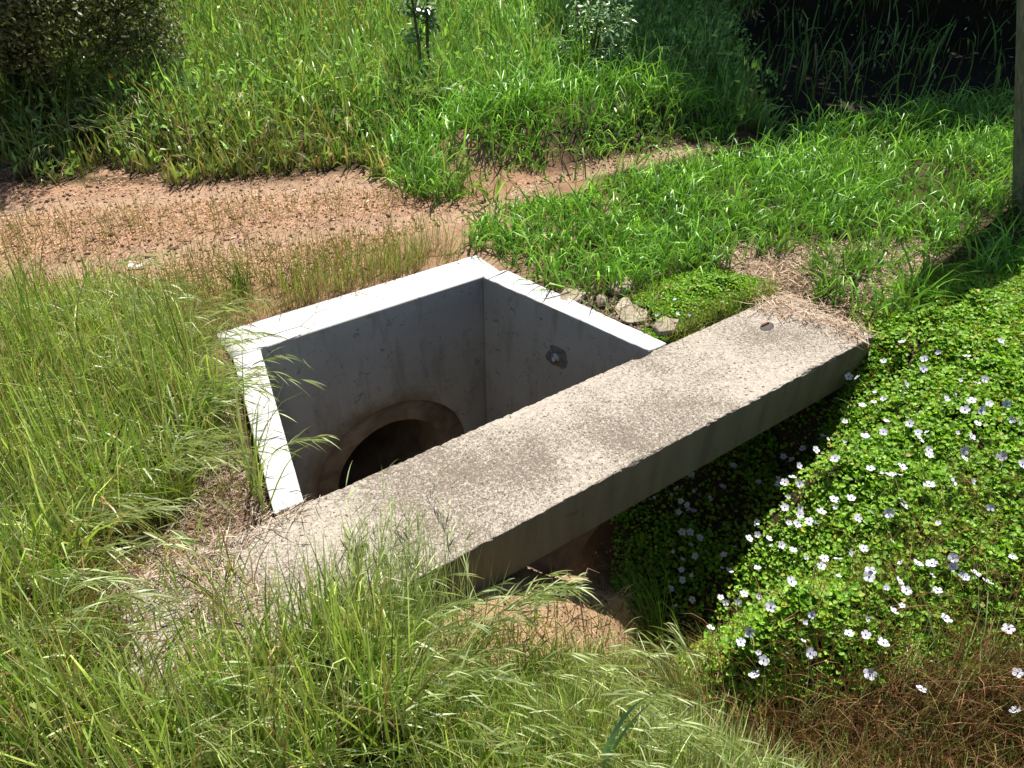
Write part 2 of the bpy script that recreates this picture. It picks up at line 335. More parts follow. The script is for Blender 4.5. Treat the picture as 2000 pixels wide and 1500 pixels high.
def build_ground():
    xs = axis(-70, 80, -1.6, 4.4, .022, 3.0); ys = axis(-6, 95, 0.0, 4.6, .022, 3.0)
    X, Y = np.meshgrid(xs, ys, indexing='ij'); Z = height(X, Y); nx, ny = X.shape
    V = np.stack([X, Y, Z], -1).reshape(-1, 3); pit = in_pit(X, Y)
    I = np.arange(nx * ny).reshape(nx, ny)
    q = np.stack([I[:-1, :-1], I[1:, :-1], I[1:, 1:], I[:-1, 1:]], -1)
    cnt = pit[:-1, :-1].astype(int) + pit[1:, :-1] + pit[1:, 1:] + pit[:-1, 1:]
    yc = (Y[:-1, :-1] + Y[1:, 1:]) / 2
    allin = cnt == 4
    south = (cnt > 0) & (cnt < 4) & (yc < 1.56)
    bed_f = q[allin | south]; gnd_f = q[cnt == 0]
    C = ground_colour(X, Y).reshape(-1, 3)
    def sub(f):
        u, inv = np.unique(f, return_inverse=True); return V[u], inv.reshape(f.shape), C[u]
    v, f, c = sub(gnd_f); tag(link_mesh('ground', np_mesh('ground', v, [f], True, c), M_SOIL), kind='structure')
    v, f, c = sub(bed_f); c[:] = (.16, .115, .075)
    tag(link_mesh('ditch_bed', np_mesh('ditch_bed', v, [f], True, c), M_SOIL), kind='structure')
build_ground()
# ---------------------------------------------------------------- rounded, chipped solid blocks
def block(name, corners, z0, z1, step, r, mat, parent=None, chip=0.0, seed=0, top=None):
    """a hexahedron over a 4-corner plan (ccw), rounded with radius r, edges chipped; top(x, y) gives extra height"""
    P = np.array(corners, float); La = np.linalg.norm(P[1] - P[0]); Lb = np.linalg.norm(P[3] - P[0]); Lc = z1 - z0
    def lines(Lx):
        n = max(2, int(round(Lx / step))); v = np.linspace(0, 1, n + 1)
        e = np.array([.25, .6, 1.1, 2.0]) * r / Lx
        v = np.concatenate([[0], e, v[(v > 2.5 * r / Lx) & (v < 1 - 2.5 * r / Lx)], 1 - e[::-1], [1]]); return v
    A, B, Cc = lines(La), lines(Lb), lines(Lc); key = {}; verts = []; faces = []
    na, nb, nc = len(A), len(B), len(Cc)
    def vid(i, j, k):
        h = (i, j, k)
        if h not in key: key[h] = len(verts); verts.append((A[i], B[j], Cc[k]))
        return key[h]
    for i in range(na - 1):
        for j in range(nb - 1):
            faces.append((vid(i, j, nc-1), vid(i+1, j, nc-1), vid(i+1, j+1, nc-1), vid(i, j+1, nc-1)))
            faces.append((vid(i, j, 0), vid(i, j+1, 0), vid(i+1, j+1, 0), vid(i+1, j, 0)))
    for i in range(na - 1):
        for k in range(nc - 1):
            faces.append((vid(i, 0, k), vid(i+1, 0, k), vid(i+1, 0, k+1), vid(i, 0, k+1)))
            faces.append((vid(i, nb-1, k), vid(i, nb-1, k+1), vid(i+1, nb-1, k+1), vid(i+1, nb-1, k)))
    for j in range(nb - 1):
        for k in range(nc - 1):
            faces.append((vid(0, j, k), vid(0, j, k+1), vid(0, j+1, k+1), vid(0, j+1, k)))
            faces.append((vid(na-1, j, k), vid(na-1, j+1, k), vid(na-1, j+1, k+1), vid(na-1, j, k+1)))
    T = np.array(verts); D = T * np.array([La, Lb, Lc]); S = np.array([La, Lb, Lc])
    inn = np.clip(D, r, S - r); dv = D - inn; l = np.linalg.norm(dv, axis=1, keepdims=True)
    D2 = np.where(l > 1e-9, inn + dv / np.maximum(l, 1e-9) * np.minimum(r, l if False else r), D)
    # interior surface points keep their face position
    cnt = ((D < r) | (D > S - r)).sum(1); D = np.where((cnt >= 2)[:, None], D2, D)
    t = D / S; x = ((1 - t[:, :1]) * (1 - t[:, 1:2]) * P[0] + t[:, :1] * (1 - t[:, 1:2]) * P[1] + t[:, :1] * t[:, 1:2] * P[2] + (1 - t[:, :1]) * t[:, 1:2] * P[3])
    z = z0 + D[:, 2]
    if chip:
        ed = np.minimum(np.minimum(D[:, 0], La - D[:, 0]), np.minimum(D[:, 1], Lb - D[:, 1])); tz = Lc - D[:, 2]
        near = np.exp(-(ed + tz) / .012)
        nz = fbm(x[:, 0] + x[:, 1], z * 3 + x[:, 1], 62, 3, seed); nb2 = fbm(x[:, 0] + x[:, 1], z, 9, 2, seed + 3)
        amt = chip * near * (ss(.45, .8, nz) + 1.6 * ss(.70, .86, nb2))
        c0 = P.mean(0); dirn = np.stack([np.where(D[:, 0] < .02, 1., np.where(La - D[:, 0] < .02, -1., 0)), np.where(D[:, 1] < .02, 1., np.where(Lb - D[:, 1] < .02, -1., 0))], 1)
        ua = (P[1] - P[0]) / La; ub = (P[3] - P[0]) / Lb
        x = x + amt[:, None] * (dirn[:, :1] * ua + dirn[:, 1:] * ub); z = z - amt * .8
        z = z + np.where(tz < .004, (fbm(x[:, 0], x[:, 1], 70, 2, seed + 6) - .5) * .0035 + (fbm(x[:, 0], x[:, 1], 2.5, 2, seed + 7) - .5) * .008, 0)
    if top is not None: z = z + top(x[:, 0], x[:, 1]) * t[:, 2]
    V = np.column_stack([x, z]); F = np.array(faces)
    return link_mesh(name, np_mesh(name, V, [F]), mat, parent)

# the slab
slab = empty('concrete_slab', (1.1, 1.34, 0), 'long beige aggregate concrete slab bridging the ditch, lifting hole near each end', 'concrete slab')
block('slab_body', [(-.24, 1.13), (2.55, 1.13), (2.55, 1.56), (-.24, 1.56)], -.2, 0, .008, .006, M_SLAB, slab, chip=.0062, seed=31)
def lifting_hole(x, y, rx, ry, rz):
    V = []; F = []; n = 28
    prof = [(1.25, .0), (1.06, .002), (1.0, .0008), (.92, .0006), (.6, .0004), (0.05, .0003)]
    for k, (q, z) in enumerate(prof):
        for i in range(n):
            a = 2 * math.pi * i / n; w_ = 1 + .06 * math.sin(3 * a + k)
            V.append((x + (rx * q * w_ * math.cos(a)) * math.cos(rz) - ry * q * w_ * math.sin(a) * math.sin(rz), y + rx * q * w_ * math.cos(a) * math.sin(rz) + ry * q * w_ * math.sin(a) * math.cos(rz), z + .002))
    for k in range(len(prof) - 1):
        for i in range(n): F.append((k * n + i, k * n + (i + 1) % n, (k + 1) * n + (i + 1) % n, (k + 1) * n + i))
    return np_mesh('lifting_hole', np.array(V), [np.array(F)])
for hx, hy, hr in ((2.26, 1.42, .030), (.415, 1.30, .026)):
    h = link_mesh('lifting_hole', lifting_hole(hx, hy, hr, hr * .62, .2), M_DARK, slab)  # flat dark disc; debris and the hole's shade are both in its colour
    # rusty lifting loop standing a little proud of the recess
    V = []; F = []; n = 16; m_ = 6
    for i in range(n + 1):
        a = math.pi * i / n
        for j in range(m_):
            b = 2 * math.pi * j / m_; rr = hr * .8 + .003 * math.cos(b)
            V.append((hx + rr * math.cos(a) * .98, hy + .012 + .004 * math.sin(b), .002 + rr * math.sin(a) * .35))
    for i in range(n):
        for j in range(m_): F.append((i * m_ + j, i * m_ + (j + 1) % m_, (i + 1) * m_ + (j + 1) % m_, (i + 1) * m_ + j))
    link_mesh('lifting_loop', np_mesh('lifting_loop', np.array(V), [np.array(F)]), M_RUST, h)  .matrix_parent_inverse = h.matrix_parent_inverse.inverted() @ Matrix.Translation(-Vector(slab.location)) if False else Matrix.Identity(4)

# the headwall with its two splayed side walls and pipe
hw = empty('drain_headwall', (1.05, 2.5, -1.1), 'white concrete culvert headwall with two splayed side walls around a pipe mouth', 'headwall')
PC = (1.035, -.91); PR = .405; PRI = .29; BOLT = (2.0, -.23)
def back_wall():
    x0, x1, z0, z1, yf, yb, r = .44, 1.66, -1.35, .0, 2.44, 2.65, .008
    n = 96; V = []; F = []
    def rect(a, ins=0.0):
        c, s = math.cos(a), math.sin(a); X0, X1, Z0, Z1 = x0 + ins, x1 - ins, z0 + ins, z1 - ins
        t = min(((X1 - PC[0]) / c if c > 1e-9 else 1e9), ((X0 - PC[0]) / c if c < -1e-9 else 1e9), ((Z1 - PC[1]) / s if s > 1e-9 else 1e9), ((Z0 - PC[1]) / s if s < -1e-9 else 1e9))
        return PC[0] + t * c, PC[1] + t * s
    angs = [2 * math.pi * i / n for i in range(n)]
    for cxn, czn in ((x0, z1), (x1, z1), (x0, z0), (x1, z0)):                      # put a ray through every corner
        a = math.atan2(czn - PC[1], cxn - PC[0]) % (2 * math.pi); k = min(range(n), key=lambda i: abs(angs[i] - a)); angs[k] = a
    loops = []
    def loop(pts): s = len(V); V.extend(pts); loops.append(list(range(s, s + n)))
    loop([(PC[0] + PR * math.cos(a), yb, PC[1] + PR * math.sin(a)) for a in angs])
    loop([(PC[0] + PR * math.cos(a), yf + .006, PC[1] + PR * math.sin(a)) for a in angs])
    loop([(PC[0] + (PR + .006) * math.cos(a), yf, PC[1] + (PR + .006) * math.sin(a)) for a in angs])
    for q in (.25, .5, .75):
        pts = []
        for a in angs:
            X, Z = rect(a, r); px_, pz_ = PC[0] + PR * math.cos(a), PC[1] + PR * math.sin(a)
            pts.append((px_ + (X - px_) * q, yf, pz_ + (Z - pz_) * q))
        loop(pts)
    loop([(*(lambda p: (p[0], yf, p[1]))(rect(a, r)),) for a in angs])
    loop([(*(lambda p: (p[0], yf + r * .3, p[1]))(rect(a, r * .3)),) for a in angs])
    loop([(*(lambda p: (p[0], yf + r, p[1]))(rect(a, 0)),) for a in angs])
    loop([(*(lambda p: (p[0], yb - r, p[1]))(rect(a, 0)),) for a in angs])
    loop([(*(lambda p: (p[0], yb, p[1]))(rect(a, r)),) for a in angs])
    for A_, B_ in zip(loops[:-1], loops[1:]):
        for i in range(n): F.append((A_[i], A_[(i + 1) % n], B_[(i + 1) % n], B_[i]))
    V = np.array(V); 
    return np_mesh('back_wall', V, [np.array(F)], smooth=False)
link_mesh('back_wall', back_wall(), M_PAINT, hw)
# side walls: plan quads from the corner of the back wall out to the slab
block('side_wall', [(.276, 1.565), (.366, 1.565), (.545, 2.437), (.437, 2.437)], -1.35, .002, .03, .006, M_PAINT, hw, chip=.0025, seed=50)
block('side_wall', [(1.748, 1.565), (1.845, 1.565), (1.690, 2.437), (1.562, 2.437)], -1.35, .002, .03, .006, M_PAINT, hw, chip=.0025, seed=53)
block('corner_block', [(.436, 2.4395), (.4385, 2.4395), (.4385, 2.649), (.436, 2.649)], -1.0, -.001, .05, .0004, M_PAINT, hw) if False else None
def pipe():
    V = []; F = []; n = 72
    prof = [(PR - .002, 2.46), (PR - .006, 2.452), (PRI + .008, 2.455), (PRI, 2.463), (PRI - .002, 2.7), (PRI, 3.0), (PRI, 3.6), (PRI, 4.2)]
    for q, y in prof:
        for i in range(n):
            a = 2 * math.pi * i / n; k = 1 + .012 * (vn(math.cos(a) * 3 + y, math.sin(a) * 3, 2.0) - .5) * (1 if y < 2.47 else 0)
            V.append((PC[0] + q * k * math.cos(a), y, PC[1] + q * k * math.sin(a)))
    for k in range(len(prof) - 1):
        for i in range(n): F.append((k * n + i, k * n + (i + 1) % n, (k + 1) * n + (i + 1) % n, (k + 1) * n + i))
    V.append((PC[0], 4.2, PC[1])); c = len(V) - 1; b = (len(prof) - 1) * n
    T = [(b + i, b + (i + 1) % n, c) for i in range(n)]
    return np_mesh('pipe', np.array(V), [np.array(F), np.array(T)])
link_mesh('pipe', pipe(), M_PIPE, hw)
# anchor bolt and its mortar patch on the right-hand side wall
def wing_r(y): return 1.562 + (2.437 - y) / (2.437 - 1.565) * (1.748 - 1.562)
by, bz = BOLT
bx = wing_r(by); nrm = Vector((-.872, -.186, 0)).normalized(); tn = Vector((nrm.y, -nrm.x, 0))
def disc(name, r0, profile, mat, parent, wob=0, n=24, off=0):
    V = []; F = []
    for k, (q, d) in enumerate(profile):
        for i in range(n):
            a = 2 * math.pi * i / n; rr = r0 * q * (1 + wob * (vn(math.cos(a) * 2, math.sin(a) * 2, 1.3, 4) - .5))
            p = Vector((bx, by, bz)) + tn * rr * math.cos(a) + Vector((0, 0, 1)) * rr * math.sin(a) + nrm * (d + off); V.append(p[:])
    for k in range(len(profile) - 1):
        for i in range(n): F.append((k * n + i, (k + 1) * n + i, (k + 1) * n + (i + 1) % n, k * n + (i + 1) % n))
    return link_mesh(name, np_mesh(name, np.array(V), [np.array(F)]), mat, parent)
disc('mortar_patch', .058, [(1, .000), (.85, .005), (.5, .006), (.01, .006)], M_MORTAR, hw, .5)
disc('bolt', .023, [(1.0, .006), (1.0, .014), (.55, .014), (.5, .03), (.45, .032), (.01, .032)], M_STEEL, hw)

# ---------------------------------------------------------------- timber pole on the right
def tube(pts, rad, n=12, name='tube', wob=0.0, cap=True):
    V = []; F = []; P = [Vector(p) for p in pts]; prev = None
    for k, p in enumerate(P):
        d = (P[min(k + 1, len(P) - 1)] - P[max(k - 1, 0)]).normalized()
        a = d.cross(Vector((0, 1, 0)) if prev is None else prev.cross(d)).normalized() if prev is None else (prev - d * prev.dot(d)).normalized()
        prev = a; b = d.cross(a)
        for i in range(n):
            t_ = 2 * math.pi * i / n; rr = rad[k] * (1 + wob * (random.random() - .5)); V.append((p + a * rr * math.cos(t_) + b * rr * math.sin(t_))[:])
    for k in range(len(P) - 1):
        for i in range(n): F.append((k * n + i, k * n + (i + 1) % n, (k + 1) * n + (i + 1) % n, (k + 1) * n + i))
    T = []
    if cap:
        V.append(P[-1][:]); c = len(V) - 1; b = (len(P) - 1) * n; T = [(b + i, b + (i + 1) % n, c) for i in range(n)]
    return np.array(V), np.array(F), np.array(T) if len(T) else None
def joined(name, parts, mat, parent=None, smooth=True):
    V = []; F = []; T = []; o = 0
    for v, f, t in parts:
        V.append(v); F.append(f + o)
        if t is not None: T.append(t + o)
        o += len(v)
    fs = [np.concatenate(F)] + ([np.concatenate(T)] if T else [])
    return link_mesh(name, np_mesh(name, np.concatenate(V), fs, smooth), mat, parent)
def pole():
    n = 64; V = []; F = []; ks = 60; bx0, by0 = POLE_BASE; tx, ty = POLE_TOP; Hh = POLE_H
    for k in range(ks + 1):
        t = k / ks; z = -.15 + t * (Hh + .15); r0 = POLE_R * (1.04 - .10 * t)
        for i in range(n):
            a = 2 * math.pi * i / n; gr = 1 + .018 * (float(vn(a * 9, z * .5, 1, 2)) - .5) - .10 * max(0, float(vn(a * 5, z * .35, 1, 6)) - .82) * 5 * .35
            V.append((bx0 + (tx - bx0) * t + r0 * gr * math.cos(a), by0 + (ty - by0) * t + r0 * gr * math.sin(a), z))
    for k in range(ks):
        for i in range(n): F.append((k * n + i, k * n + (i + 1) % n, (k + 1) * n + (i + 1) % n, (k + 1) * n + i))
    V.append((tx, ty, Hh + .01)); c = len(V) - 1
    return np_mesh('timber_pole', np.array(V), [np.array(F), np.array([(ks * n + i, ks * n + (i + 1) % n, c) for i in range(n)])])
POLE_BASE = (4.45, 1.27); POLE_TOP = (3.85, 1.68); POLE_H = 1.68; POLE_R = .16
tag(link_mesh('timber_pole', pole(), M_WOOD), 'weathered grey timber pole standing in the grass, cut by the right edge of the view', 'pole')
# ---------------------------------------------------------------- vegetation: ribbons (blades, stalks, spikelets, straw)
def unit(v): return v / np.maximum(np.linalg.norm(v, axis=-1, keepdims=True), 1e-9)
def rib(P, D, L, W, droop, colr, K=3, side=None, prof='blade', curl=None, tipcol=None, basecol=None):
    """N ribbons as one vertex/face block. P, D: (N,3); L, W, droop: (N,)"""
    n = len(P); D = unit(D)
    if side is None:
        a = RNG.random(n) * 2 * np.pi; side = np.stack([np.cos(a), np.sin(a), 0 * a], 1)
    pts = [P]; dirs = [D]; p = P.copy()
    for k in range(K):
        t = (k + 1) / K; d = D.copy(); d[:, 2] -= droop * t ** 1.5
        if curl is not None: d += curl * t
        d = unit(d); p = p + d * (L / K)[:, None]; pts.append(p); dirs.append(d)
    V = np.empty((n, 2 * K + 1, 3)); C = np.empty((n, 2 * K + 1, 3))
    for k in range(K + 1):
        t = k / K
        s = unit(np.cross(dirs[k], side))
        if prof == 'blade': wv = (1 - t ** 2.2) * (.75 + .5 * min(t * 3, 1) * (1 - t))
        elif prof == 'spike': wv = [.25, 1.0, .8, .45, .25, .1][min(k * 5 // K, 5)]
        else: wv = 1 - .5 * t
        c = colr
        if basecol is not None: c = c + (basecol - c) * (max(0, 1 - t * 2.5)) 
        if tipcol is not None: c = c + (tipcol - c) * max(0, t - .55) * 2
        if k < K:
            V[:, 2 * k] = pts[k] - s * (W * wv / 2)[:, None]; V[:, 2 * k + 1] = pts[k] + s * (W * wv / 2)[:, None]
            C[:, 2 * k] = c; C[:, 2 * k + 1] = c
        else: V[:, 2 * K] = pts[k]; C[:, 2 * K] = c
    base = (np.arange(n) * (2 * K + 1))[:, None]
    Q = np.concatenate([base + np.array([2 * k, 2 * k + 1, 2 * k + 3, 2 * k + 2]) for k in range(K - 1)]) if K > 1 else np.zeros((0, 4), int)
    T = base + np.array([2 * K - 2, 2 * K - 1, 2 * K])
    return dict(V=V.reshape(-1, 3), C=C.reshape(-1, 3), Q=Q, T=T, pts=pts, dirs=dirs)
def merge(bl):
    V = []; C = []; Q = []; T = []; o = 0
    for b in bl:
        V.append(b['V']); C.append(b['C'])
        if len(b['Q']): Q.append(b['Q'] + o)
        if len(b['T']): T.append(b['T'] + o)
        o += len(b['V'])
    return np.concatenate(V), np.clip(np.concatenate(C), .003, .9), [np.concatenate(x) for x in (Q, T) if x]
def veg(name, bl, mat, label=None, cat=None, parent=None, kind=None, group=None):
    V, C, F = merge(bl); o = link_mesh(name, np_mesh(name, V, F, True, C), mat, parent); return tag(o, label, cat, group, kind)
def cvar(n, a, b, j=.18):
    """n colours between a and b with a brightness jitter"""
    t = RNG.random((n, 1)); return (np.array(a) * (1 - t) + np.array(b) * t) * (1 + j * RNG.standard_normal((n, 1)))
def upd(n, lean, az=None, azs=None):
    a = RNG.random(n) * 2 * np.pi if az is None else az + RNG.standard_normal(n) * azs
    l = np.abs(RNG.standard_normal(n)) * lean
    return np.stack([np.sin(l) * np.cos(a), np.sin(l) * np.sin(a), np.cos(l)], 1)

def wedge(n, r0, r1, half=R(50), p=1.0):
    """positions in a wide fan in front of the viewpoint, thinning with distance"""
    u = RNG.random(n); r = r0 + (r1 - r0) * u ** p; a = (RNG.random(n) * 2 - 1) * half
    fx, fy = math.sin(YAW), math.cos(YAW); dx = np.cos(a) * fx + np.sin(a) * fy; dy = np.cos(a) * fy - np.sin(a) * fx
    return r * dx, r * dy, r, a
def on_slab(x, y, m=0.0): return (x > -.24 - m) & (x < 2.55 + m) & (y > 1.13 - m) & (y < 1.56 + m)
def on_wall(x, y, m=0.0):
    return (y > 1.5) & (y < 2.65 + m) & (x > .276 - m + np.clip(y - 1.565, 0, .875) * .17) & (x < 1.845 + m - np.clip(y - 1.565, 0, .875) * .18)
ZP = lambda x, y: np.stack([x, y, height(x, y)], 1)
fX, fY = math.sin(YAW), math.cos(YAW)
def dl(x, y): return x * fX + y * fY, x * fY - y * fX        # distance ahead, lateral
def clumpy(x, y, f=3.0, o=40, lo=.35, hi=.6): return RNG.random(len(x)) < (.25 + .75 * ss(lo, hi, fbm(x, y, f, 3, o)))

G_A, G_B = (.06, .19, .022), (.33, .62, .10)          # bright meadow green
O_A, O_B = (.12, .18, .03), (.29, .33, .08)            # olive, yellowing
L_A, L_B = (.19, .27, .065), (.44, .52, .20)             # pale lime
S_A, S_B = (.26, .17, .08), (.46, .34, .19)             # straw
B_A, B_B = (.20, .10, .045), (.34, .19, .09)            # red-brown dead stems

# ---- meadow to the right and the hump between the ruts
x, y, r, a = wedge(110000, 2.3, 11)
dep, lat = dl(x, y)
m = (inside(x, y, MEADOW, .07, 3, 50) | inside(x, y, MOUND, .05, 4, 51)) & ~on_slab(x, y, .03) & ~on_wall(x, y, .03)
m |= inside(x, y, LITTER, .05, 4, 53) & (x > 2.65)
m &= (~inside(x, y, STRIP, .06, 6, 52) | (RNG.random(len(x)) < .10)) & (~inside(x, y, LITTER, .12, 4, 53) | ((fbm(x, y, 7, 2, 54) > .56) & (x > 2.65)))
m &= ~inside(x, y, PATCH, .03, 4, 53) | (RNG.random(len(x)) < .10)
hollow_d = inside(x, y, SHADE_HOLLOW); m &= ~hollow_d | (RNG.random(len(x)) < ss(-.4, -.05, height(x, y)) + .03)
x, y, dep = x[m], y[m], dep[m]; k = clumpy(x, y, 4, 60, .30, .5); x, y, dep = x[k], y[k], dep[k]; n = len(x)
hgt = (.13 + .09 * fbm(x, y, 2.2, 2, 61) + .05 * ss(3, 5, dep)) * (.35 + .65 * ss(.05, .35, pdist(x, y, STRIP))); md = inside(x, y, MOUND); hgt = np.where(md, hgt * 1.25, hgt)
Lg = hgt * (.5 + .8 * RNG.random(n))
az = fbm(x, y, 1.5, 2, 62) * 12
veg('meadow_grass', [rib(ZP(x, y), upd(n, .42), Lg * 1.25, (.0035 + .0050 * RNG.random(n)) * (1 + .14 * dep), .6 + 1.6 * RNG.random(n), cvar(n, G_A, G_B, .22) * (.85 + .35 * fbm(x, y, 3, 2, 63))[:, None], 4, curl=upd(n, 1.2) * np.array([.5, .5, 0]), basecol=np.array([.09, .12, .03]))],
    M_GRASS, 'bright green meadow grass between the ruts and around the right end of the slab', 'grass', kind='stuff')

# ---- far tall weeds beyond the dirt
def far_zone(x, y):
    dep, lat = dl(x, y)
    z = ~inside(x, y, DIRT, .2, 3.5, 1) & ~inside(x, y, MEADOW) & ~inside(x, y, MOUND) & ~inside(x, y, STRIP, .03) & (dep > 3.6)
    edge = (y > 3.2)
    return z & edge & (~inside(x, y, SHADE_HOLLOW) | (RNG.random(len(x)) < ss(-.4, -.05, height(x, y)) * .8 + .04))
x, y, r, a = wedge(120000, 3.8, 17, R(46), 1.1); m = far_zone(x, y); x, y = x[m], y[m]; dep, lat = dl(x, y)
k = clumpy(x, y, 1.6, 70, .30, .5); x, y, dep, lat = x[k], y[k], dep[k], lat[k]; n = len(x)
edge = ss(0, .9, pdist(x, y, DIRT)); lf = ss(.2, -2.2, lat)                        # left: drier and more olive
hgt = (1 - .45 * ss(1.2, .2, pdist(x, y, SHADE_HOLLOW))) * (.16 + (.26 + .16 * fbm(x, y, 1.0, 2, 71)) * edge) * (.55 + .6 * RNG.random(n)) * (1 + .03 * dep)
ca, cb = cvar(n, (.08, .22, .035), (.36, .60, .15), .30), cvar(n, O_A, (.32, .38, .10), .22)
mx = (RNG.random(n) < (.18 + .55 * lf + .35 * (1 - edge)))[:, None]; colr = np.where(mx, cb, ca)
dry = (RNG.random(n) < .04 + .22 * (1 - edge) * ss(.4, .6, fbm(x, y, 1.2, 2, 72)))[:, None]; colr = np.where(dry, cvar(n, S_A, S_B), colr)
colr = colr * (.55 + 1.0 * fbm(x, y, 1.9, 3, 73))[:, None]
veg('tall_grass', [rib(ZP(x, y), upd(n, .30), hgt, (.005 + .009 * RNG.random(n)) * (1 + .12 * dep), .3 + 1.7 * RNG.random(n) ** 2, colr, 4, curl=upd(n, 1.2) * np.array([.4, .4, 0]), basecol=np.array([.12, .12, .04]))],
    M_GRASS, 'tall green weeds and grass covering the slope beyond the dirt track', 'grass', kind='stuff')
# leafy weeds mixed into them: short broad leaves on the upper part of the stand
x, y, r, a = wedge(60000, 4.2, 15, R(46), 1.0); m = far_zone(x, y); x, y = x[m], y[m]; dep, lat = dl(x, y)
k = clumpy(x, y, 1.3, 75, .42, .6); x, y, dep = x[k], y[k], dep[k]; n = len(x)
edge = ss(0, .7, pdist(x, y, DIRT)); z = height(x, y) + (.05 + .40 * edge * RNG.random(n) ** .6)
veg('leafy_weeds', [rib(np.stack([x, y, z], 1), upd(n, 1.1), .035 + .05 * RNG.random(n), .012 + .012 * RNG.random(n) * (1 + .05 * dep), RNG.random(n), cvar(n, (.10, .25, .045), (.38, .60, .18), .2) * (.7 + .6 * fbm(x, y, 1.4, 3, 73))[:, None], 3, prof='spike')],
    M_COVER, 'broad-leaved green weeds growing among the tall grass beyond the track', 'weeds', kind='stuff')

# ---- sparse growth on the dirt
x, y, r, a = wedge(60000, 2.4, 8, R(48)); dep, lat = dl(x, y)
q = fbm(x, y, 2.2, 3, 80)
near = ss(4.0, 2.9, dep)                                                           # thicker near the headwall
ruts = np.zeros(len(x))
for (x0, y0, x1, y1) in ((-1.2, 5.2, 1.9, 3.75), (-0.6, 3.9, 2.1, 3.1)):
    dx, dy = x1 - x0, y1 - y0; l = math.hypot(dx, dy); ruts += np.exp(-(((x - x0) * dy - (y - y0) * dx) / l / .17) ** 2)
m = inside(x, y, DIRT, .2, 3.5, 1) & (RNG.random(len(x)) < (.06 + .75 * ss(.45, .60, q) + .50 * near ** 2) * (1 - .9 * np.clip(ruts, 0, 1)))
x, y, dep, near = x[m], y[m], dep[m], near[m]; n = len(x)
colr = np.where((RNG.random(n) < .35)[:, None], cvar(n, S_A, S_B), cvar(n, O_A, (.26, .28, .07)))
veg('sparse_grass', [rib(ZP(x, y), upd(n, .35), (.03 + .09 * RNG.random(n) ** 1.5) * (1 + 1.0 * near), .0022 + .002 * RNG.random(n), .2 + .8 * RNG.random(n), colr, 3, basecol=np.array([.3, .22, .1]))],
    M_GRASS, 'sparse yellowing grass growing on the bare dirt track', 'grass', kind='stuff')

# ---- thin dry stems round the back and the left of the headwall
x, y, r, a = wedge(62000, 1.7, 3.9, R(46)); m = inside(x, y, DRY, .05, 4, 85) & ~on_slab(x, y, .005) & ~on_wall(x, y, .01); x, y = x[m], y[m]
k = clumpy(x, y, 6, 86, .38, .62); x, y = x[k], y[k]; n = len(x); dep, lat = dl(x, y)
low = ss(1.95, 1.5, y)                                                             # the patch of litter by the slab stays low and dead
low = np.where(x < .4, low, 0); kk = RNG.random(n) > low * .6; x, y, low = x[kk], y[kk], low[kk]; n = len(x)
dead = (RNG.random(n) < .20 + .45 * low)[:, None]; colr = np.where(dead, cvar(n, (.22, .13, .06), (.42, .30, .14)), cvar(n, (.12, .22, .03), (.36, .42, .08), .28))
hh = (.08 + .20 * RNG.random(n)) * (1 - .55 * low) * (.7 + .5 * fbm(x, y, 3, 2, 87))
veg('dry_grass', [rib(ZP(x, y), upd(n, .28), hh, .0018 + .0026 * RNG.random(n) ** 2, .1 + .9 * RNG.random(n), colr, 4, basecol=np.array([.24, .15, .06]))],
    M_GRASS, 'thin yellow and reddish upright grass stems behind and left of the headwall', 'dry grass', kind='stuff')

# ---- lush grass on the left, lime grass across the front
def left_zone(x, y):
    dep, lat = dl(x, y); return (lat < -.2) & ~inside(x, y, DIRT, .2, 3.5, 1) & ~inside(x, y, DRY, .04, 4, 88) & ~on_slab(x, y, .004) & ~on_wall(x, y, .02) & (y > .75 - .3 * x) & (x < .34)
def front_zone(x, y): return (y < 1.13) & ~((x > .34) & (y > .98)) & ~inside(x, y, COVER, .03, 4, 90) & ~left_zone(x, y)
def ditch_density(x, y):
    """few blades on the sand and on the steep parts of the ditch"""
    h = height(x, y); return np.where((x > .93) & (y < .6), .15, 1) * np.where(y > .84, ss(-.30, -.13, h), ss(-.75, -.45, h)) * np.where((x > .42) & (y > .86), .12, 1)
x, y, r, a = wedge(85000, .75, 4.3, R(58)); m = left_zone(x, y); x, y = x[m], y[m]; k = clumpy(x, y, 4, 91, .22, .42); x, y = x[k], y[k]; n = len(x)
hh = (.27 + .22 * fbm(x, y, 2.0, 2, 92)) * (.45 + .7 * RNG.random(n)) * (1 - .35 * ss(.35, 0, pdist(x, y, DIRT)))
colr = np.where((RNG.random(n) < .16)[:, None], cvar(n, S_A, S_B), np.where((RNG.random(n) < .42)[:, None], cvar(n, L_A, (.52, .58, .24), .25), cvar(n, (.11, .24, .03), (.50, .60, .13), .32)))
st_ = RNG.random(n) < .30; hh = np.where(st_, hh * 1.15, hh)
left_bl = [rib(ZP(x, y), upd(n, .30, R(-20), 1.6) * np.where(st_, .4, 1)[:, None] + np.where(st_, .6, 0)[:, None] * np.array([0, 0, 1.]), hh, .0032 + .0062 * RNG.random(n) ** 1.5, np.where(st_, .1, .3) + np.where(st_, .5, 1.5) * RNG.random(n), colr, 5, curl=upd(n, 1.2) * np.array([.3, .3, 0]) * np.where(st_, .3, 1.2)[:, None], basecol=np.array([.16, .13, .04]))]
veg('lush_grass', left_bl, M_GRASS, 'dense green grass with nodding tips filling the ground left of the headwall', 'grass', kind='stuff')
x, y, r, a = wedge(120000, .42, 2.3, R(64)); m = front_zone(x, y); x, y = x[m], y[m]
k = (RNG.random(len(x)) < ditch_density(x, y)) & clumpy(x, y, 4, 95, .22, .42); x, y = x[k], y[k]; n = len(x)
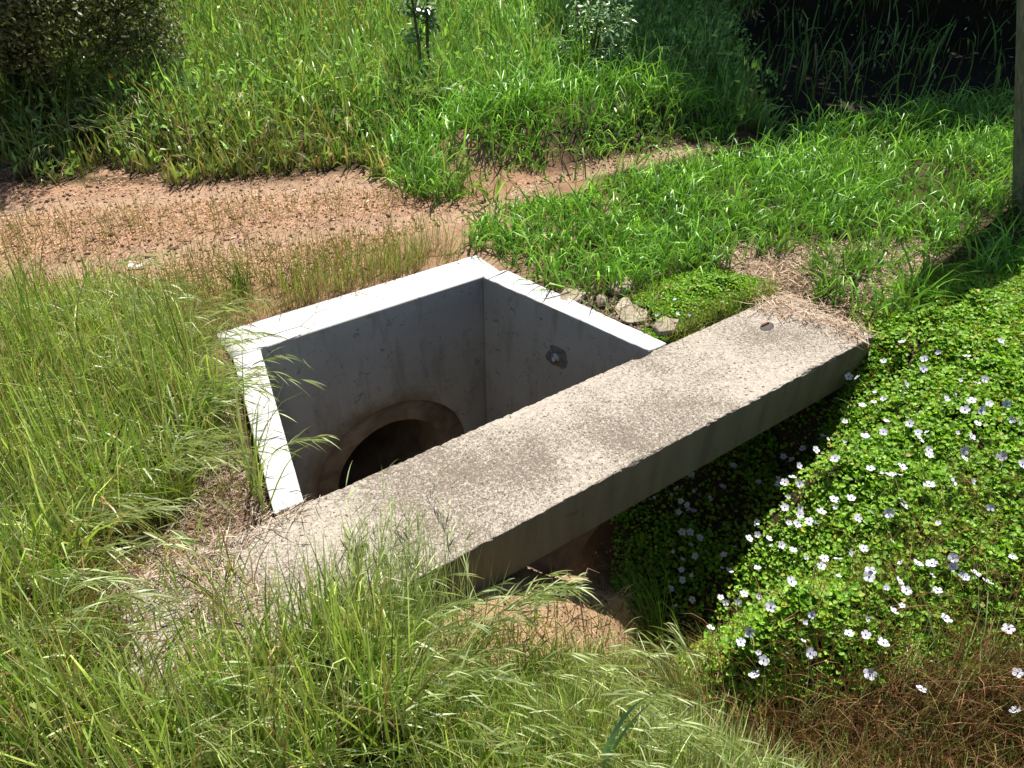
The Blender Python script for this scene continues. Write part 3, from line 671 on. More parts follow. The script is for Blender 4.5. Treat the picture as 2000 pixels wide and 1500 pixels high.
lat = dl(x, y)[1]; rt = ss(-.1, .7, lat); dep = dl(x, y)[0]
hh = (.18 + .15 * fbm(x, y, 2.5, 2, 96)) * (.4 + .75 * RNG.random(n)) * (1 - .25 * ss(1.15, .6, dep))
colr = np.where((RNG.random(n) < .13)[:, None], cvar(n, B_B, S_B), np.where((RNG.random(n) < .35 + .35 * rt)[:, None], cvar(n, L_A, (.52, .58, .26), .25), cvar(n, (.11, .22, .025), (.44, .54, .11), .32)))
st_ = RNG.random(n) < .32; bank = ss(.35, .55, x) * ss(.55, .72, y); hh = hh * (1 - .45 * bank); D = upd(n, .38); flop = rt * .9; D = unit(D + np.stack([flop * .9 * np.cos(fbm(x, y, 1.2, 2, 97) * 5 - 1), flop * .9 * np.sin(fbm(x, y, 1.2, 2, 97) * 5 - 1), 0 * x], 1))
veg('front_grass', [rib(ZP(x, y), D, hh, .0022 + .0036 * RNG.random(n) ** 1.5, np.where(st_, .1, .3) + np.where(st_, .4, 1.2) * RNG.random(n), colr, 5, curl=upd(n, 1.2) * np.array([.3, .3, 0]) * np.where(st_, .3, 1.2)[:, None], basecol=np.array([.20, .13, .05]))],
    M_GRASS, 'fine pale lime grass, partly lying over, in front of the slab', 'grass', kind='stuff')

# ---- nodding seed heads
def seeded(x, y, h, az, colr=None, hang=1.0):
    n = len(x); P = ZP(x, y) if np.ndim(x) else None
    D = upd(n, .22, az, .5) + np.stack([.25 * np.cos(az) * np.ones(n), .25 * np.sin(az) * np.ones(n), np.zeros(n)], 1)
    cs = cvar(n, (.13, .20, .04), (.24, .30, .08)) if colr is None else colr
    st = rib(P, D, h, np.full(n, .0016), np.full(n, 1.1) * hang, cs, 8, prof='stalk', curl=np.stack([.35 * np.cos(az) * np.ones(n), .35 * np.sin(az) * np.ones(n), np.zeros(n)], 1))
    bl = [st]; K = 8
    for k in (5, 6, 7, 8):
        for rep in range(3):
            m = RNG.random(n) < .85; p = st['pts'][k][m]; d = st['dirs'][k][m]; q = m.sum()
            d = unit(d + .30 * RNG.standard_normal((q, 3)) + np.array([0, 0, -.15 * hang]))
            f = (RNG.random((q, 1))); p = p * f + st['pts'][k - 1][m] * (1 - f)
            Ls = .045 + .05 * RNG.random(q)
            c = cvar(q, (.30, .38, .16), (.55, .60, .34), .12)
            bl.append(rib(p, d, Ls, .0036 + .0020 * RNG.random(q), .4 + .5 * RNG.random(q), c, 4, prof='spike'))
    return bl
xs_, ys_, azs_, hs_ = [], [], [], []
def seeds_at(n, cx, cy, sx, sy, az, h0, h1):
    x = cx + sx * RNG.standard_normal(n); y = cy + sy * RNG.standard_normal(n); k = ~on_slab(x, y, .01) & ~on_wall(x, y, .01)
    return seeded(x[k], y[k], h0 + (h1 - h0) * RNG.random(k.sum()), az)
bl = []
x, y, r, a = wedge(2600, .8, 3.2, R(56)); m = left_zone(x, y) & (RNG.random(len(x)) < .75); bl += seeded(x[m], y[m], .30 + .16 * RNG.random(m.sum()), R(-25))
x, y, r, a = wedge(900, .6, 1.6, R(50)); m = front_zone(x, y) & (RNG.random(len(x)) < .5) & (ditch_density(x, y) > .6); bl += seeded(x[m], y[m], .20 + .14 * RNG.random(m.sum()), R(-50))
x, y, r, a = wedge(420, 3.9, 6.5, R(40)); m = far_zone(x, y) & (dl(x, y)[1] < -.3); bl += seeded(x[m], y[m], .30 + .40 * RNG.random(m.sum()), R(-40) + R(60) * RNG.standard_normal(m.sum()))
veg('seeding_grass', bl, M_GRASS, 'nodding pale seed heads rising above the grass left and front of the slab', 'seeding grass', kind='stuff')

# ---- individual tufts one can point at
def tuft(name, label, cx, cy, nb, rad, h0, h1, lean, az, azs, cA, cB, seeds=0, wid=.0026, droop=1.0, z=None, sh=(.3, .42), group=None, hang=1.0):
    o = empty(name, (cx, cy, float(height(np.array([cx]), np.array([cy]))[0])), label, 'grass tuft', group)
    x = cx + rad * RNG.standard_normal(nb) * .6; y = cy + rad * RNG.standard_normal(nb) * .6; P = ZP(x, y)
    bl = [rib(P, upd(nb, lean, az, azs) + np.stack([np.full(nb, .25 * math.cos(az)), np.full(nb, .25 * math.sin(az)), np.zeros(nb)], 1), h0 + (h1 - h0) * RNG.random(nb), wid * (.6 + .9 * RNG.random(nb)), droop * (.3 + RNG.random(nb)), cvar(nb, cA, cB), 6, basecol=np.array([.24, .2, .08]))]
    veg('blades', bl, M_GRASS, parent=o)
    if seeds:
        x = cx + rad * RNG.standard_normal(seeds) * .5; y = cy + rad * RNG.standard_normal(seeds) * .5
        veg('seed_heads', seeded(x, y, sh[0] + (sh[1] - sh[0]) * RNG.random(seeds), az, hang=hang), M_GRASS, parent=o)
    return o
tuft('grass_tuft', 'tall pale seeding grass tuft growing against the front edge of the slab', .38, 1.03, 700, .16, .18, .40, .20, R(60), 1.2, L_A, L_B, 40, .0024, .5, sh=(.28, .44), hang=.7)
tuft('grass_tuft', 'grass tuft whose long pale seed heads droop right across the shaded slab face', .50, .93, 90, .05, .14, .26, .35, R(-15), .6, (.12, .20, .03), (.24, .32, .08), 14, .0024, 1.2, sh=(.30, .42))
tuft('grass_tuft', 'green and reddish grass tuft in the dark ditch below the slab edge', 1.30, .93, 90, .06, .20, .48, .25, R(100), 1.3, (.10, .21, .03), (.22, .34, .07), 3, .0045, 1.0, sh=(.25, .34))
tuft('grass_tuft', 'fine upright grass tuft with thin arching heads at the ditch edge, below the shaded flowers', 1.08, .60, 80, .05, .14, .28, .30, R(90), 1.5, L_A, L_B, 9, .0022, .7, sh=(.22, .32), hang=.8)
tuft('grass_tuft', 'grass tuft hanging its pale heads onto the corner of the left side wall', .10, 2.10, 120, .08, .16, .32, .30, R(-10), .7, (.12, .2, .03), (.24, .32, .08), 14, .0024, 1.2, sh=(.30, .42))
tuft('grass_tuft', 'broad dark grass tuft behind the headwall, rising over the track', .62, 2.86, 50, .04, .12, .26, .22, R(90), 1.5, (.06, .13, .02), (.13, .22, .04), 0, .0050, .5)
tuft('grass_tuft', 'green grass tuft with wide arching blades beside the shade of the timber pole', 2.95, 1.20, 130, .06, .14, .30, .55, R(200), 1.8, G_A, G_B, 0, .0048, 1.5)
tuft('grass_tuft', 'grass tuft with a forked seed head crossing the left end of the slab', .10, 1.06, 60, .05, .14, .28, .3, R(20), .9, (.10, .18, .03), (.22, .3, .07), 4, .0045, .8, sh=(.30, .40), hang=.4)
tuft('grass_tuft', 'short green grass tuft growing in the litter past the right end of the slab', 2.86, 1.62, 70, .03, .07, .15, .3, R(90), 1.8, G_A, G_B, 0, .0032, .7)
# a single broad blue-green blade near the front
o = empty('broad_blade', (.56, .46, 0), 'single broad blue-green blade arching above the front grass', 'grass blade')
veg('blades', [rib(np.array([[.565, .475, .02]] * 3), np.array([[.0, .15, 1.], [.4, .2, 1.], [-.3, .1, 1.]]), np.array([.30, .22, .2]), np.array([.012, .009, .008]), np.array([1.9, 1.0, 1.2]), np.array([[.16, .30, .17]] * 3), 9, side=np.array([[.5, .8, 0]] * 3), curl=np.array([[.9, -.2, 0]] * 3))], M_GRASS, parent=o)

# ---- a few blades standing along the slab and wall edges, so that nothing meets the ground in a clean line
n = 1500; t = RNG.random(n)
ex = np.concatenate([-.25 + .62 * t[:500], .30 + 1.3 * t[500:900], 1.9 + .65 * t[900:]]); ey = np.concatenate([1.10 - .03 * RNG.random(500), 2.67 + .03 * RNG.random(400), 1.58 + .04 * RNG.random(600)])
veg('edge_grass', [rib(ZP(ex, ey), upd(n, .4), .05 + .12 * RNG.random(n), .0016 + .0018 * RNG.random(n), .3 + RNG.random(n), np.where((RNG.random(n) < .4)[:, None], cvar(n, S_A, S_B), cvar(n, (.12, .2, .03), (.26, .3, .06))), 4)],
    M_GRASS, 'short mixed grass fringing the edges of slab and headwall', 'grass', kind='stuff')

# growth in the soil that has crept over the slab's left end
x = -.5 + .95 * RNG.random(7500); y = 1.0 + .62 * RNG.random(7500); m = (height(x, y) > .006) | (RNG.random(len(x)) < .16 * (x < .15 + .2 * (1.35 - y))); x, y = x[m], y[m]; n = len(x)
P = ZP(x, y); P[:, 2] = np.maximum(P[:, 2], 0)
veg('creeping_grass', [rib(P, upd(n, .4), .05 + .22 * RNG.random(n) ** 1.3, .0020 + .0034 * RNG.random(n), .3 + 1.2 * RNG.random(n), np.where((RNG.random(n) < .4)[:, None], cvar(n, B_B, S_B), cvar(n, (.12, .23, .03), (.34, .44, .10), .25)), 5, curl=upd(n, 1.2) * np.array([.4, .4, 0]))],
    M_GRASS, 'grass rooted in the soil creeping over the left end of the slab', 'grass', kind='stuff')

# ---- leaf cover with white flowers: right bank, shaded ditch side, patch by the slab
def cover(n, outline, zone, thick, colA, colB, sz=(.010, .019), box=(1.0, 4.8, -.6, 2.1)):
    x = box[0] + (box[1] - box[0]) * RNG.random(n); y = box[2] + (box[3] - box[2]) * RNG.random(n); m = zone(x, y); x, y = x[m], y[m]; n = len(x)
    b = fbm(x, y, 5.5, 3, 100); top = thick * (.35 + .8 * b + .55 * (fbm(x, y, 15, 2, 104) - .3)) * (.18 + .82 * ss(0, .28, pdist(x, y, outline))); z = height(x, y) + top * RNG.random(n) ** .55
    P = np.stack([x, y, z], 1); nrm = unit(np.stack([.55 * RNG.standard_normal(n), .55 * RNG.standard_normal(n), np.ones(n)], 1))
    a = RNG.random(n) * 2 * np.pi; t1 = unit(np.cross(nrm, np.stack([np.cos(a), np.sin(a), 0 * a], 1))); t2 = np.cross(nrm, t1)
    s = (sz[0] + (sz[1] - sz[0]) * RNG.random(n))[:, None]; cup = s * .28
    o = [P - t1 * s * .5, P - t1 * s * .18 + t2 * s * .48 + nrm * cup, P + t1 * s * .35 + t2 * s * .40 + nrm * cup, P + t1 * s * .5,
         P + t1 * s * .35 - t2 * s * .40 + nrm * cup, P - t1 * s * .18 - t2 * s * .48 + nrm * cup]
    V = np.stack(o, 1).reshape(-1, 3); c = cvar(n, colA, colB, .15); yl = (RNG.random(n) < .06 + .25 * ss(.55, .72, fbm(x, y, 2.2, 2, 102)))[:, None]
    c = np.where(yl, cvar(n, (.26, .30, .03), (.36, .33, .05)), c); C = np.repeat(c, 6, 0)
    B = (np.arange(n) * 6)[:, None]; Q = np.concatenate([B + np.array([0, 3, 2, 1]), B + np.array([0, 5, 4, 3])])
    return dict(V=V, C=C, Q=Q, T=np.zeros((0, 3), int))
LV_A, LV_B = (.09, .23, .012), (.28, .48, .035)
def zc(x, y): return (RNG.random(len(x)) < np.where(height(x, y) < -.33, .45, 1)) & inside(x, y, COVER, .05, 4, 110) & (~on_slab(x, y, .0) | (height(x, y) < -.27)) & (height(x, y) > -.95) & (RNG.random(len(x)) < .25 + .75 * ss(.36, .50, fbm(x, y, 5, 3, 111)))
cov = cover(430000, COVER, zc, .085, LV_A, LV_B)
# stems and a little grass inside the mat
x = 1.2 + 2.4 * RNG.random(9000); y = -.4 + 1.7 * RNG.random(9000); m = zc(x, y); x, y = x[m], y[m]; n = len(x)
st = rib(ZP(x, y), upd(n, .5), .06 + .14 * RNG.random(n) ** 2, .0012 + .0014 * RNG.random(n), .5 + RNG.random(n), np.where((RNG.random(n) < .45)[:, None], cvar(n, B_B, S_A), cvar(n, (.12, .22, .03), (.24, .32, .07))), 5)
veg('ground_cover', [cov, st], M_COVER, 'dense mat of small bright green leaves spilling down the right bank', 'ground cover', kind='stuff')
zp = lambda x, y: inside(x, y, PATCH, .09, 6, 112) & ~on_slab(x, y) & ~on_wall(x, y)
veg('leafy_patch', [cover(75000, PATCH, zp, .09, LV_A, LV_B, (.009, .017), (1.6, 2.8, 1.4, 2.1))], M_COVER, 'low patch of small green leaves between the headwall and the right end of the slab', 'ground cover', kind='stuff')

# ---- dead brown stems under the edge of the mat, bottom right
x = .95 + 1.6 * RNG.random(60000); y = -.6 + 1.4 * RNG.random(60000); h = height(x, y)
m = (h < -.05) & (x > 1.0 + .0 * y) & (x < 2.3) & (RNG.random(len(x)) < .75) & ((y < .55) | (x < 1.3)) ; m &= (RNG.random(len(x)) < np.where(inside(x, y, COVER), .25, 1)); x, y = x[m], y[m]; n = len(x)
veg('dead_stems', [rib(ZP(x, y), upd(n, .7), .06 + .20 * RNG.random(n), .0014 + .0018 * RNG.random(n), .4 + RNG.random(n), np.where((RNG.random(n) < .25)[:, None], cvar(n, O_A, O_B), cvar(n, B_A, B_B, .25)), 5, curl=upd(n, 1.3) * np.array([.6, .6, 0]))],
    M_STRAW, 'tangle of dead red-brown stems below the leaf mat at the lower right', 'dead stems', kind='stuff')

# ---- straw and leaf litter
def straw(n, pos, L0, L1, cA, cB, name, label, wid=(.0014, .004), lift=.012, jit=.35):
    x, y = pos; n = len(x); a = RNG.random(n) * 2 * np.pi
    z0 = np.where(on_slab(x, y), np.maximum(.002, height(x, y)), height(x, y)) + lift * RNG.random(n)
    D = np.stack([np.cos(a), np.sin(a), .12 * RNG.standard_normal(n)], 1)
    cu = RNG.standard_normal((n, 3)) * np.array([jit, jit, .08])
    return veg(name, [rib(np.stack([x, y, z0], 1), D, L0 + (L1 - L0) * RNG.random(n) ** 2, wid[0] + (wid[1] - wid[0]) * RNG.random(n), .05 * RNG.random(n), cvar(n, cA, cB, .2), 3, curl=cu, side=np.tile([0, 0, 1.], (n, 1)) + .6 * RNG.standard_normal((n, 3)))],
               M_STRAW, label, 'litter', kind='stuff')
x, y, r, a = wedge(190000, 2.3, 8.5, R(46), 1.2); m = (inside(x, y, DIRT, .2, 3.5, 1) | inside(x, y, STRIP, .06)) & (fbm(x, y, 2.5, 2, 120) > .22); x, y = x[m], y[m]
ruts = np.zeros(len(x))
for (x0, y0, x1, y1) in ((-1.2, 5.2, 1.9, 3.75), (-0.6, 3.9, 2.1, 3.1)):
    dx, dy = x1 - x0, y1 - y0; l = math.hypot(dx, dy); ruts += np.exp(-(((x - x0) * dy - (y - y0) * dx) / l / .15) ** 2)
k = RNG.random(len(x)) > .85 * np.clip(ruts, 0, 1); x, y = x[k], y[k]
straw(0, (x, y), .008, .034, (.26, .13, .065), (.64, .43, .29), 'bark_litter', 'reddish chips of bark and leaf litter strewn over the dirt track', (.003, .009), .010)
x = 2.2 + 1.5 * RNG.random(16000); y = 1.0 + 1.2 * RNG.random(16000); m = inside(x, y, LITTER, .09, 4, 53) | (on_slab(x, y) & (x > 2.33 + .12 * RNG.random(len(x))) & (y < 1.2 + 1.2 * (x - 2.3)) & (RNG.random(len(x)) < .5)); x, y = x[m], y[m]
straw(0, (x, y), .03, .11, (.30, .20, .12), (.62, .48, .35), 'straw_litter', 'pale dry straw lying past the right end of the slab', (.0015, .0045), .03)
x = -.35 + 1.0 * RNG.random(14000); y = 1.0 + 1.2 * RNG.random(14000)
m = (inside(x, y, DRY, .06, 5, 130) & ~on_wall(x, y, .0)) | (on_slab(x, y) & (x < .30 - .45 * (1.56 - y) + .12 * RNG.standard_normal(len(x))) & (fbm(x, y, 7, 2, 131) > .44))
x, y = x[m], y[m]
straw(0, (x, y), .03, .12, (.20, .13, .09), (.58, .47, .37), 'dead_grass_litter', 'matted grey and brown dead grass over the left end of the slab', (.0014, .0035), .025)
x = .5 + 1.3 * RNG.random(2500); y = .6 + .6 * RNG.random(2500); h = height(x, y); m = (h < -.12) & (y < 1.11) & (RNG.random(len(x)) < ss(.75, 1.25, x) * .8 + .06) & (x < 1.55); x, y = x[m], y[m]
straw(0, (x, y), .02, .10, (.22, .10, .05), (.50, .32, .18), 'ditch_litter', 'brown stalks and leaf litter washed onto the sand under the slab', (.0014, .004), .02, .6)
# dark sprigs rooted in the sand
x = .58 + .62 * RNG.random(260); y = .78 + .22 * RNG.random(260); n = len(x)
veg('sand_weeds', [rib(ZP(x, y), upd(n, .7), .05 + .10 * RNG.random(n), .0020 + .0022 * RNG.random(n), .6 + RNG.random(n), np.where((RNG.random(n) < .5)[:, None], cvar(n, (.10, .06, .03), B_A), cvar(n, (.07, .14, .02), (.16, .24, .04))), 5)],
    M_GRASS, 'thin dark sprigs growing out of the sunlit sand', 'weeds', kind='stuff')

x = 1.74 + .42 * RNG.random(420); y = 1.60 + .58 * RNG.random(420); m = ~on_slab(x, y, .005) & ~on_wall(x, y, .008); x, y = x[m], y[m]; n = len(x)
veg('rubble_weeds', [rib(ZP(x, y), upd(n, .5), .05 + .11 * RNG.random(n), .0018 + .003 * RNG.random(n), .4 + RNG.random(n), np.where((RNG.random(n) < .45)[:, None], cvar(n, B_B, S_B), cvar(n, G_A, G_B)), 5)], M_GRASS, 'thin green and straw-coloured sprigs among the broken stones', 'weeds', kind='stuff')
def crumbs(name, label, x, y, s0, s1, cA, cB):
    n = len(x); P = ZP(x, y); s = s0 + (s1 - s0) * RNG.random(n) ** 2.5; P[:, 2] += s * .2
    O = np.array([[1, 0, 0], [0, 1, 0], [-1, 0, 0], [0, -1, 0], [0, 0, 1], [0, 0, -1]], float); V = P[:, None, :] + (O[None] * (.7 + .6 * RNG.random((n, 6, 1))) + .25 * RNG.standard_normal((n, 6, 3))) * s[:, None, None]
    B = (np.arange(n) * 6)[:, None]; T = np.concatenate([B + np.array(t) for t in ((0,1,4),(1,2,4),(2,3,4),(3,0,4),(1,0,5),(2,1,5),(3,2,5),(0,3,5))])
    C = np.repeat(cvar(n, cA, cB, .2), 6, 0); o = link_mesh(name, np_mesh(name, V.reshape(-1, 3), [T], False, C), M_SOIL); tag(o, label, 'gravel', kind='stuff')
x = 1.70 + .5 * RNG.random(2500); y = 1.57 + .62 * RNG.random(2500); m = ~on_slab(x, y, .005) & ~on_wall(x, y, .005); crumbs('rubble', 'crumbled pale rubble and gravel round the broken stones', x[m], y[m], .003, .016, (.16, .11, .07), (.34, .27, .20))
x = .45 + 1.2 * RNG.random(3000); y = .74 + .7 * RNG.random(3000); crumbs('gravel', 'small gravel and crumbs of earth scattered on the sand in the ditch', x, y, .0015, .007, (.22, .13, .07), (.42, .28, .17))
x, y, r, a = wedge(26000, 2.3, 7.5, R(46), 1.2); m = inside(x, y, DIRT, .2, 3.5, 1) | inside(x, y, STRIP, .05) | inside(x, y, LITTER, .05); crumbs('track_gravel', 'small clods and stones on the dirt track', x[m], y[m], .002, .012, (.16, .09, .05), (.36, .25, .17))
SUNNY = [(2.568, 1.032, 0.015), (2.552, 0.892, 0.049), (2.503, 0.91, 0.03), (2.568, 0.804, 0.073), (2.706, 0.766, 0.108), (2.449, 0.882, 0.023), (2.476, 1.035, -0.038), (2.402, 1.109, -0.124), (2.402, 1.076, -0.11), (2.417, 0.745, 0.065), (2.425, 0.697, 0.077), (2.466, 0.693, 0.08), (2.342, 0.878, 0.002), (2.29, 0.858, -0.002), (2.339, 0.968, -0.087), (2.29, 0.911, -0.062), (2.296, 0.977, -0.136), (2.291, 0.94, -0.096), (2.298, 0.724, 0.05), (2.332, 0.714, 0.056), (2.336, 0.663, 0.062), (2.354, 0.619, 0.069), (2.396, 0.584, 0.072), (2.312, 0.619, 0.061), (2.274, 0.652, 0.059), (2.233, 0.592, 0.061), (2.248, 0.996, -0.204), (2.161, 0.825, -0.049), (2.143, 0.746, 0.001), (2.088, 0.793, -0.041), (2.11, 0.701, 0.009), (2.124, 0.682, 0.017), (2.08, 0.677, 0.01), (2.162, 0.612, 0.045), (2.165, 0.573, 0.054), (2.327, 0.534, 0.071), (2.332, 0.517, 0.072), (2.051, 0.634, 0.014), (2.029, 0.618, 0.013), (2.098, 0.556, 0.042), (2.066, 0.538, 0.038), (2.067, 0.835, -0.078), (2.104, 0.91, -0.169), (2.229, 1.05, -0.303), (2.197, 1.013, -0.277), (1.93, 0.846, -0.116), (1.914, 0.723, -0.062), (1.903, 0.674, -0.041), (1.903, 0.653, -0.031), (1.908, 0.637, -0.019), (1.943, 0.648, -0.013), (1.908, 0.548, 0.008), (1.958, 0.509, 0.022), (1.997, 0.474, 0.031), (2.148, 0.472, 0.054), (2.154, 0.418, 0.057), (1.813, 0.755, -0.167), (1.79, 0.732, -0.167), (1.813, 0.705, -0.12), (1.814, 0.573, -0.021), (1.803, 0.555, -0.025), (1.953, 0.394, 0.015), (1.769, 0.573, -0.048), (1.744, 0.64, -0.113), (1.782, 0.765, -0.214), (1.806, 0.848, -0.281), (1.784, 0.831, -0.284), (1.769, 0.852, -0.332), (1.758, 0.818, -0.301), (1.761, 0.783, -0.262), (1.753, 0.756, -0.239), (1.811, 0.458, -0.017), (1.702, 0.515, -0.073), (1.653, 0.56, -0.114), (1.633, 0.582, -0.138), (1.6, 0.595, -0.159), (1.612, 0.637, -0.205), (1.571, 0.621, -0.195), (1.634, 0.698, -0.272), (1.672, 0.74, -0.304), (1.494, 0.538, -0.103), (1.571, 0.493, -0.092), (1.548, 0.483, -0.088), (1.643, 0.455, -0.069), (1.673, 0.424, -0.063), (1.692, 0.398, -0.051), (1.745, 0.373, -0.038), (1.722, 0.36, -0.045), (1.717, 0.331, -0.048), (1.744, 0.31, -0.041), (1.745, 0.277, -0.044), (1.665, 0.378, -0.062), (1.637, 0.345, -0.07), (1.583, 0.421, -0.07), (1.569, 0.393, -0.07), (1.54, 0.431, -0.076), (1.522, 0.374, -0.077), (1.586, 0.289, -0.088), (1.364, 0.599, -0.095), (1.537, 0.761, -0.457), (1.288, 0.595, -0.143), (1.327, 0.503, -0.105), (1.302, 0.503, -0.116), (1.206, 0.59, -0.18), (1.192, 0.598, -0.226), (1.194, 0.543, -0.209), (1.192, 0.523, -0.216), (1.268, 0.45, -0.16), (1.275, 0.479, -0.148), (1.162, 0.519, -0.253), (1.352, 0.327, -0.173), (1.428, 0.408, -0.097), (1.368, 0.416, -0.119), (1.399, 0.388, -0.118), (1.422, 0.349, -0.127), (1.68, 0.177, -0.08), (1.619, 0.108, -0.129), (1.417, 0.229, -0.172), (1.557, 0.065, -0.177), (1.85, 0.274, -0.015), (1.707, 0.823, -0.378), (1.713, 0.859, -0.418), (1.495, 0.379, -0.085), (1.679, 0.765, -0.331), (1.72, 0.319, -0.05)]
SHADY = [(2.219, 1.148, -0.405), (2.206, 1.101, -0.392), (2.145, 1.02, -0.311), (2.184, 1.158, -0.465), (2.189, 1.122, -0.459), (2.053, 1.019, -0.342), (2.001, 1.256, -0.492), (1.845, 1.337, -0.517), (2.008, 1.058, -0.419), (1.965, 1.027, -0.396), (1.952, 1.001, -0.359), (1.951, 0.978, -0.317), (1.879, 0.91, -0.254), (2.012, 1.137, -0.498), (1.92, 1.23, -0.544), (1.853, 1.233, -0.576), (1.85, 0.92, -0.31), (1.767, 1.336, -0.555), (1.757, 1.299, -0.588), (1.767, 1.271, -0.595), (1.774, 1.24, -0.606), (1.815, 0.904, -0.33), (1.798, 0.98, -0.462), (1.69, 1.214, -0.652), (1.709, 1.191, -0.644), (1.74, 1.337, -0.574), (1.798, 0.981, -0.461), (1.75, 0.936, -0.456), (1.742, 0.961, -0.494), (1.729, 0.882, -0.414), (1.718, 1.149, -0.643), (1.678, 1.153, -0.662), (1.716, 0.991, -0.549), (1.687, 1.01, -0.593), (1.654, 1.109, -0.67), (1.622, 1.139, -0.696), (1.591, 1.112, -0.709), (1.592, 1.063, -0.696), (1.563, 1.078, -0.718), (1.646, 0.98, -0.609), (1.644, 0.947, -0.589), (1.642, 0.845, -0.474), (1.563, 0.906, -0.64), (1.551, 0.875, -0.625), (1.548, 0.831, -0.573), (1.567, 0.827, -0.538), (1.521, 0.989, -0.708), (1.418, 0.828, -0.613), (1.463, 1.013, -0.726), (1.617, 1.184, -0.692), (1.712, 1.195, -0.646), (1.693, 1.217, -0.654), (1.503, 1.081, -0.728), (1.837, 1.345, -0.515), (1.816, 1.289, -0.56), (1.728, 1.278, -0.616), (1.677, 1.369, -0.58), (1.763, 1.257, -0.604)]
PATCHF = [(1.983, 1.653, 0.044), (1.907, 1.692, 0.044), (2.014, 1.616, 0.044), (2.017, 2.329, 0.04), (2.204, 1.615, 0.041), (2.049, 1.732, 0.049)]
SAP1 = (2.7, 4.91)
SAP2 = (4.0, 4.58)
BUSH = (0.33, 6.42)
BUSH2 = (-0.56, 6.15)
YFP = (0.72, 5.459, 0.402)
# ---------------------------------------------------------------- the flowers on the leaf cover, each one a thing
def petals_mesh(seed):
    rr = random.Random(seed); V = [(0, 0, 0)]; F = []
    for k in range(5):
        a = 2 * math.pi * k / 5 + rr.uniform(-.08, .08); c, s = math.cos(a), math.sin(a); Lr = .0165 * rr.uniform(.9, 1.08); up = rr.uniform(.05, .35)
        b = len(V)
        for t, wd in ((.18, .16), (.55, .36), (.85, .40), (1.0, .16)):
            for sg in (-1, 1):
                x, y, z = t * Lr, sg * wd * Lr, .004 * up * 4 * t * t + .0012 * (1 - sg * rr.uniform(-.3, .3)) * t
                V.append((x * c - y * s, x * s + y * c, z))
        F.append((0, b, b + 1, 0))
        for j in range(3): F.append((b + 2 * j, b + 2 * j + 2, b + 2 * j + 3, b + 2 * j + 1))
    me = bpy.data.meshes.new('petals'); me.from_pydata(V, [], [f[:3] if len(set(f)) == 3 else f for f in F]); 
    for p in me.polygons: p.use_smooth = True
    me.materials.append(M_PETAL); me.update(); return me
def centre_mesh():
    V = [(0, 0, .0042)]; F = []; n = 7
    for i in range(n):
        a = 2 * math.pi * i / n; V.append((.0030 * math.cos(a), .0030 * math.sin(a), .0018))
    for i in range(n): F.append((0, 1 + i, 1 + (i + 1) % n))
    me = bpy.data.meshes.new('flower_centre'); me.from_pydata(V, [], F); me.materials.append(M_EYE); return me
def stalk_mesh():
    v, f, t = tube([(0, 0, 0), (.002, .001, -.025), (.006, .002, -.055)], [.0011, .0009, .0008], 5); me = np_mesh('stalk', v, [f, t]); me.materials.append(M_STALK); return me
M_STALK = mat_plain('green_stalk', (.12, .22, .05), .6)
PET = [petals_mesh(s) for s in range(6)]; CEN = centre_mesh(); STK = stalk_mesh()
def flower(p, label, group, sc=1.0):
    o = bpy.data.objects.new('white_flower', None); COL.objects.link(o); o.location = p; o.empty_display_size = .02; tag(o, label, 'flower', group)
    n = Vector((random.gauss(-.25, .55), random.gauss(-.20, .55), 1.0)).normalized(); q = n.to_track_quat('Z', 'Y') @ Matrix.Rotation(random.uniform(0, 6.28), 3, 'Z').to_quaternion()
    o.rotation_euler = q.to_euler(); s = sc * random.choice((.5, .7, .78, .85, .9, .95)); o.scale = (s, s, s)
    for nm, me in (('petals', PET[random.randrange(6)]), ('flower_centre', CEN), ('stalk', STK)):
        c = bpy.data.objects.new(nm, me); COL.objects.link(c); c.parent = o
for p in SUNNY: flower(p, 'white five-petalled flower open in the sun on the bright leaf mat', 'white flowers in the sun on the leaf mat')
for p in SHADY: flower(p, 'white five-petalled flower in the deep shade of the ditch side below the slab', 'white flowers in the shade of the ditch side')
for p in PATCHF: flower(p, 'tiny pale flower on the low leaf patch between headwall and slab', 'pale flowers on the leaf patch', .55)

# ---------------------------------------------------------------- stones beside the right side wall
def rock(label, x, y, z, sx, sy, sz, rz, seed):
    bm = bmesh.new(); bmesh.ops.create_icosphere(bm, subdivisions=5, radius=1)
    V = np.array([v.co[:] for v in bm.verts]); 
    V = np.sign(V) * np.abs(V) ** .72
    k = 1 + .30 * (fbm(V[:, 0] + V[:, 2], V[:, 1] - V[:, 2] * .7, 1.1, 4, seed) - .5) + .10 * (fbm(V[:, 0] - V[:, 2], V[:, 1] + V[:, 2], 5, 3, seed + 2) - .5)
    V = V * k[:, None] * np.array([sx, sy, sz]); c, s = math.cos(rz), math.sin(rz)
    rg = np.random.default_rng(seed)
    for _ in range(14):                                                       # broken faces
        nn_ = unit(rg.standard_normal((1, 3)) * np.array([1, 1, .8]) + np.array([[0, 0, .15]]))[0]; lim = rg.uniform(.62, .85) * np.abs(nn_ * np.array([sx, sy, sz])).sum() * .72; q_ = (V0 := V @ (np.array([[c, -s, 0], [s, c, 0], [0, 0, 1]]).T * 0 + np.eye(3))) @ nn_
        V = V - np.maximum(q_ - lim, 0)[:, None] * nn_ * .92
    for v, co in zip(bm.verts, V): v.co = (co[0] * c - co[1] * s, co[0] * s + co[1] * c, co[2])
    me = bpy.data.meshes.new('stone'); bm.to_mesh(me); bm.free(); me.materials.append(M_ROCK)
    for p in me.polygons: p.use_smooth = True
    o = bpy.data.objects.new('stone', me); COL.objects.link(o); o.location = (x, y, z); tag(o, label, 'stone', 'broken stones beside the headwall')
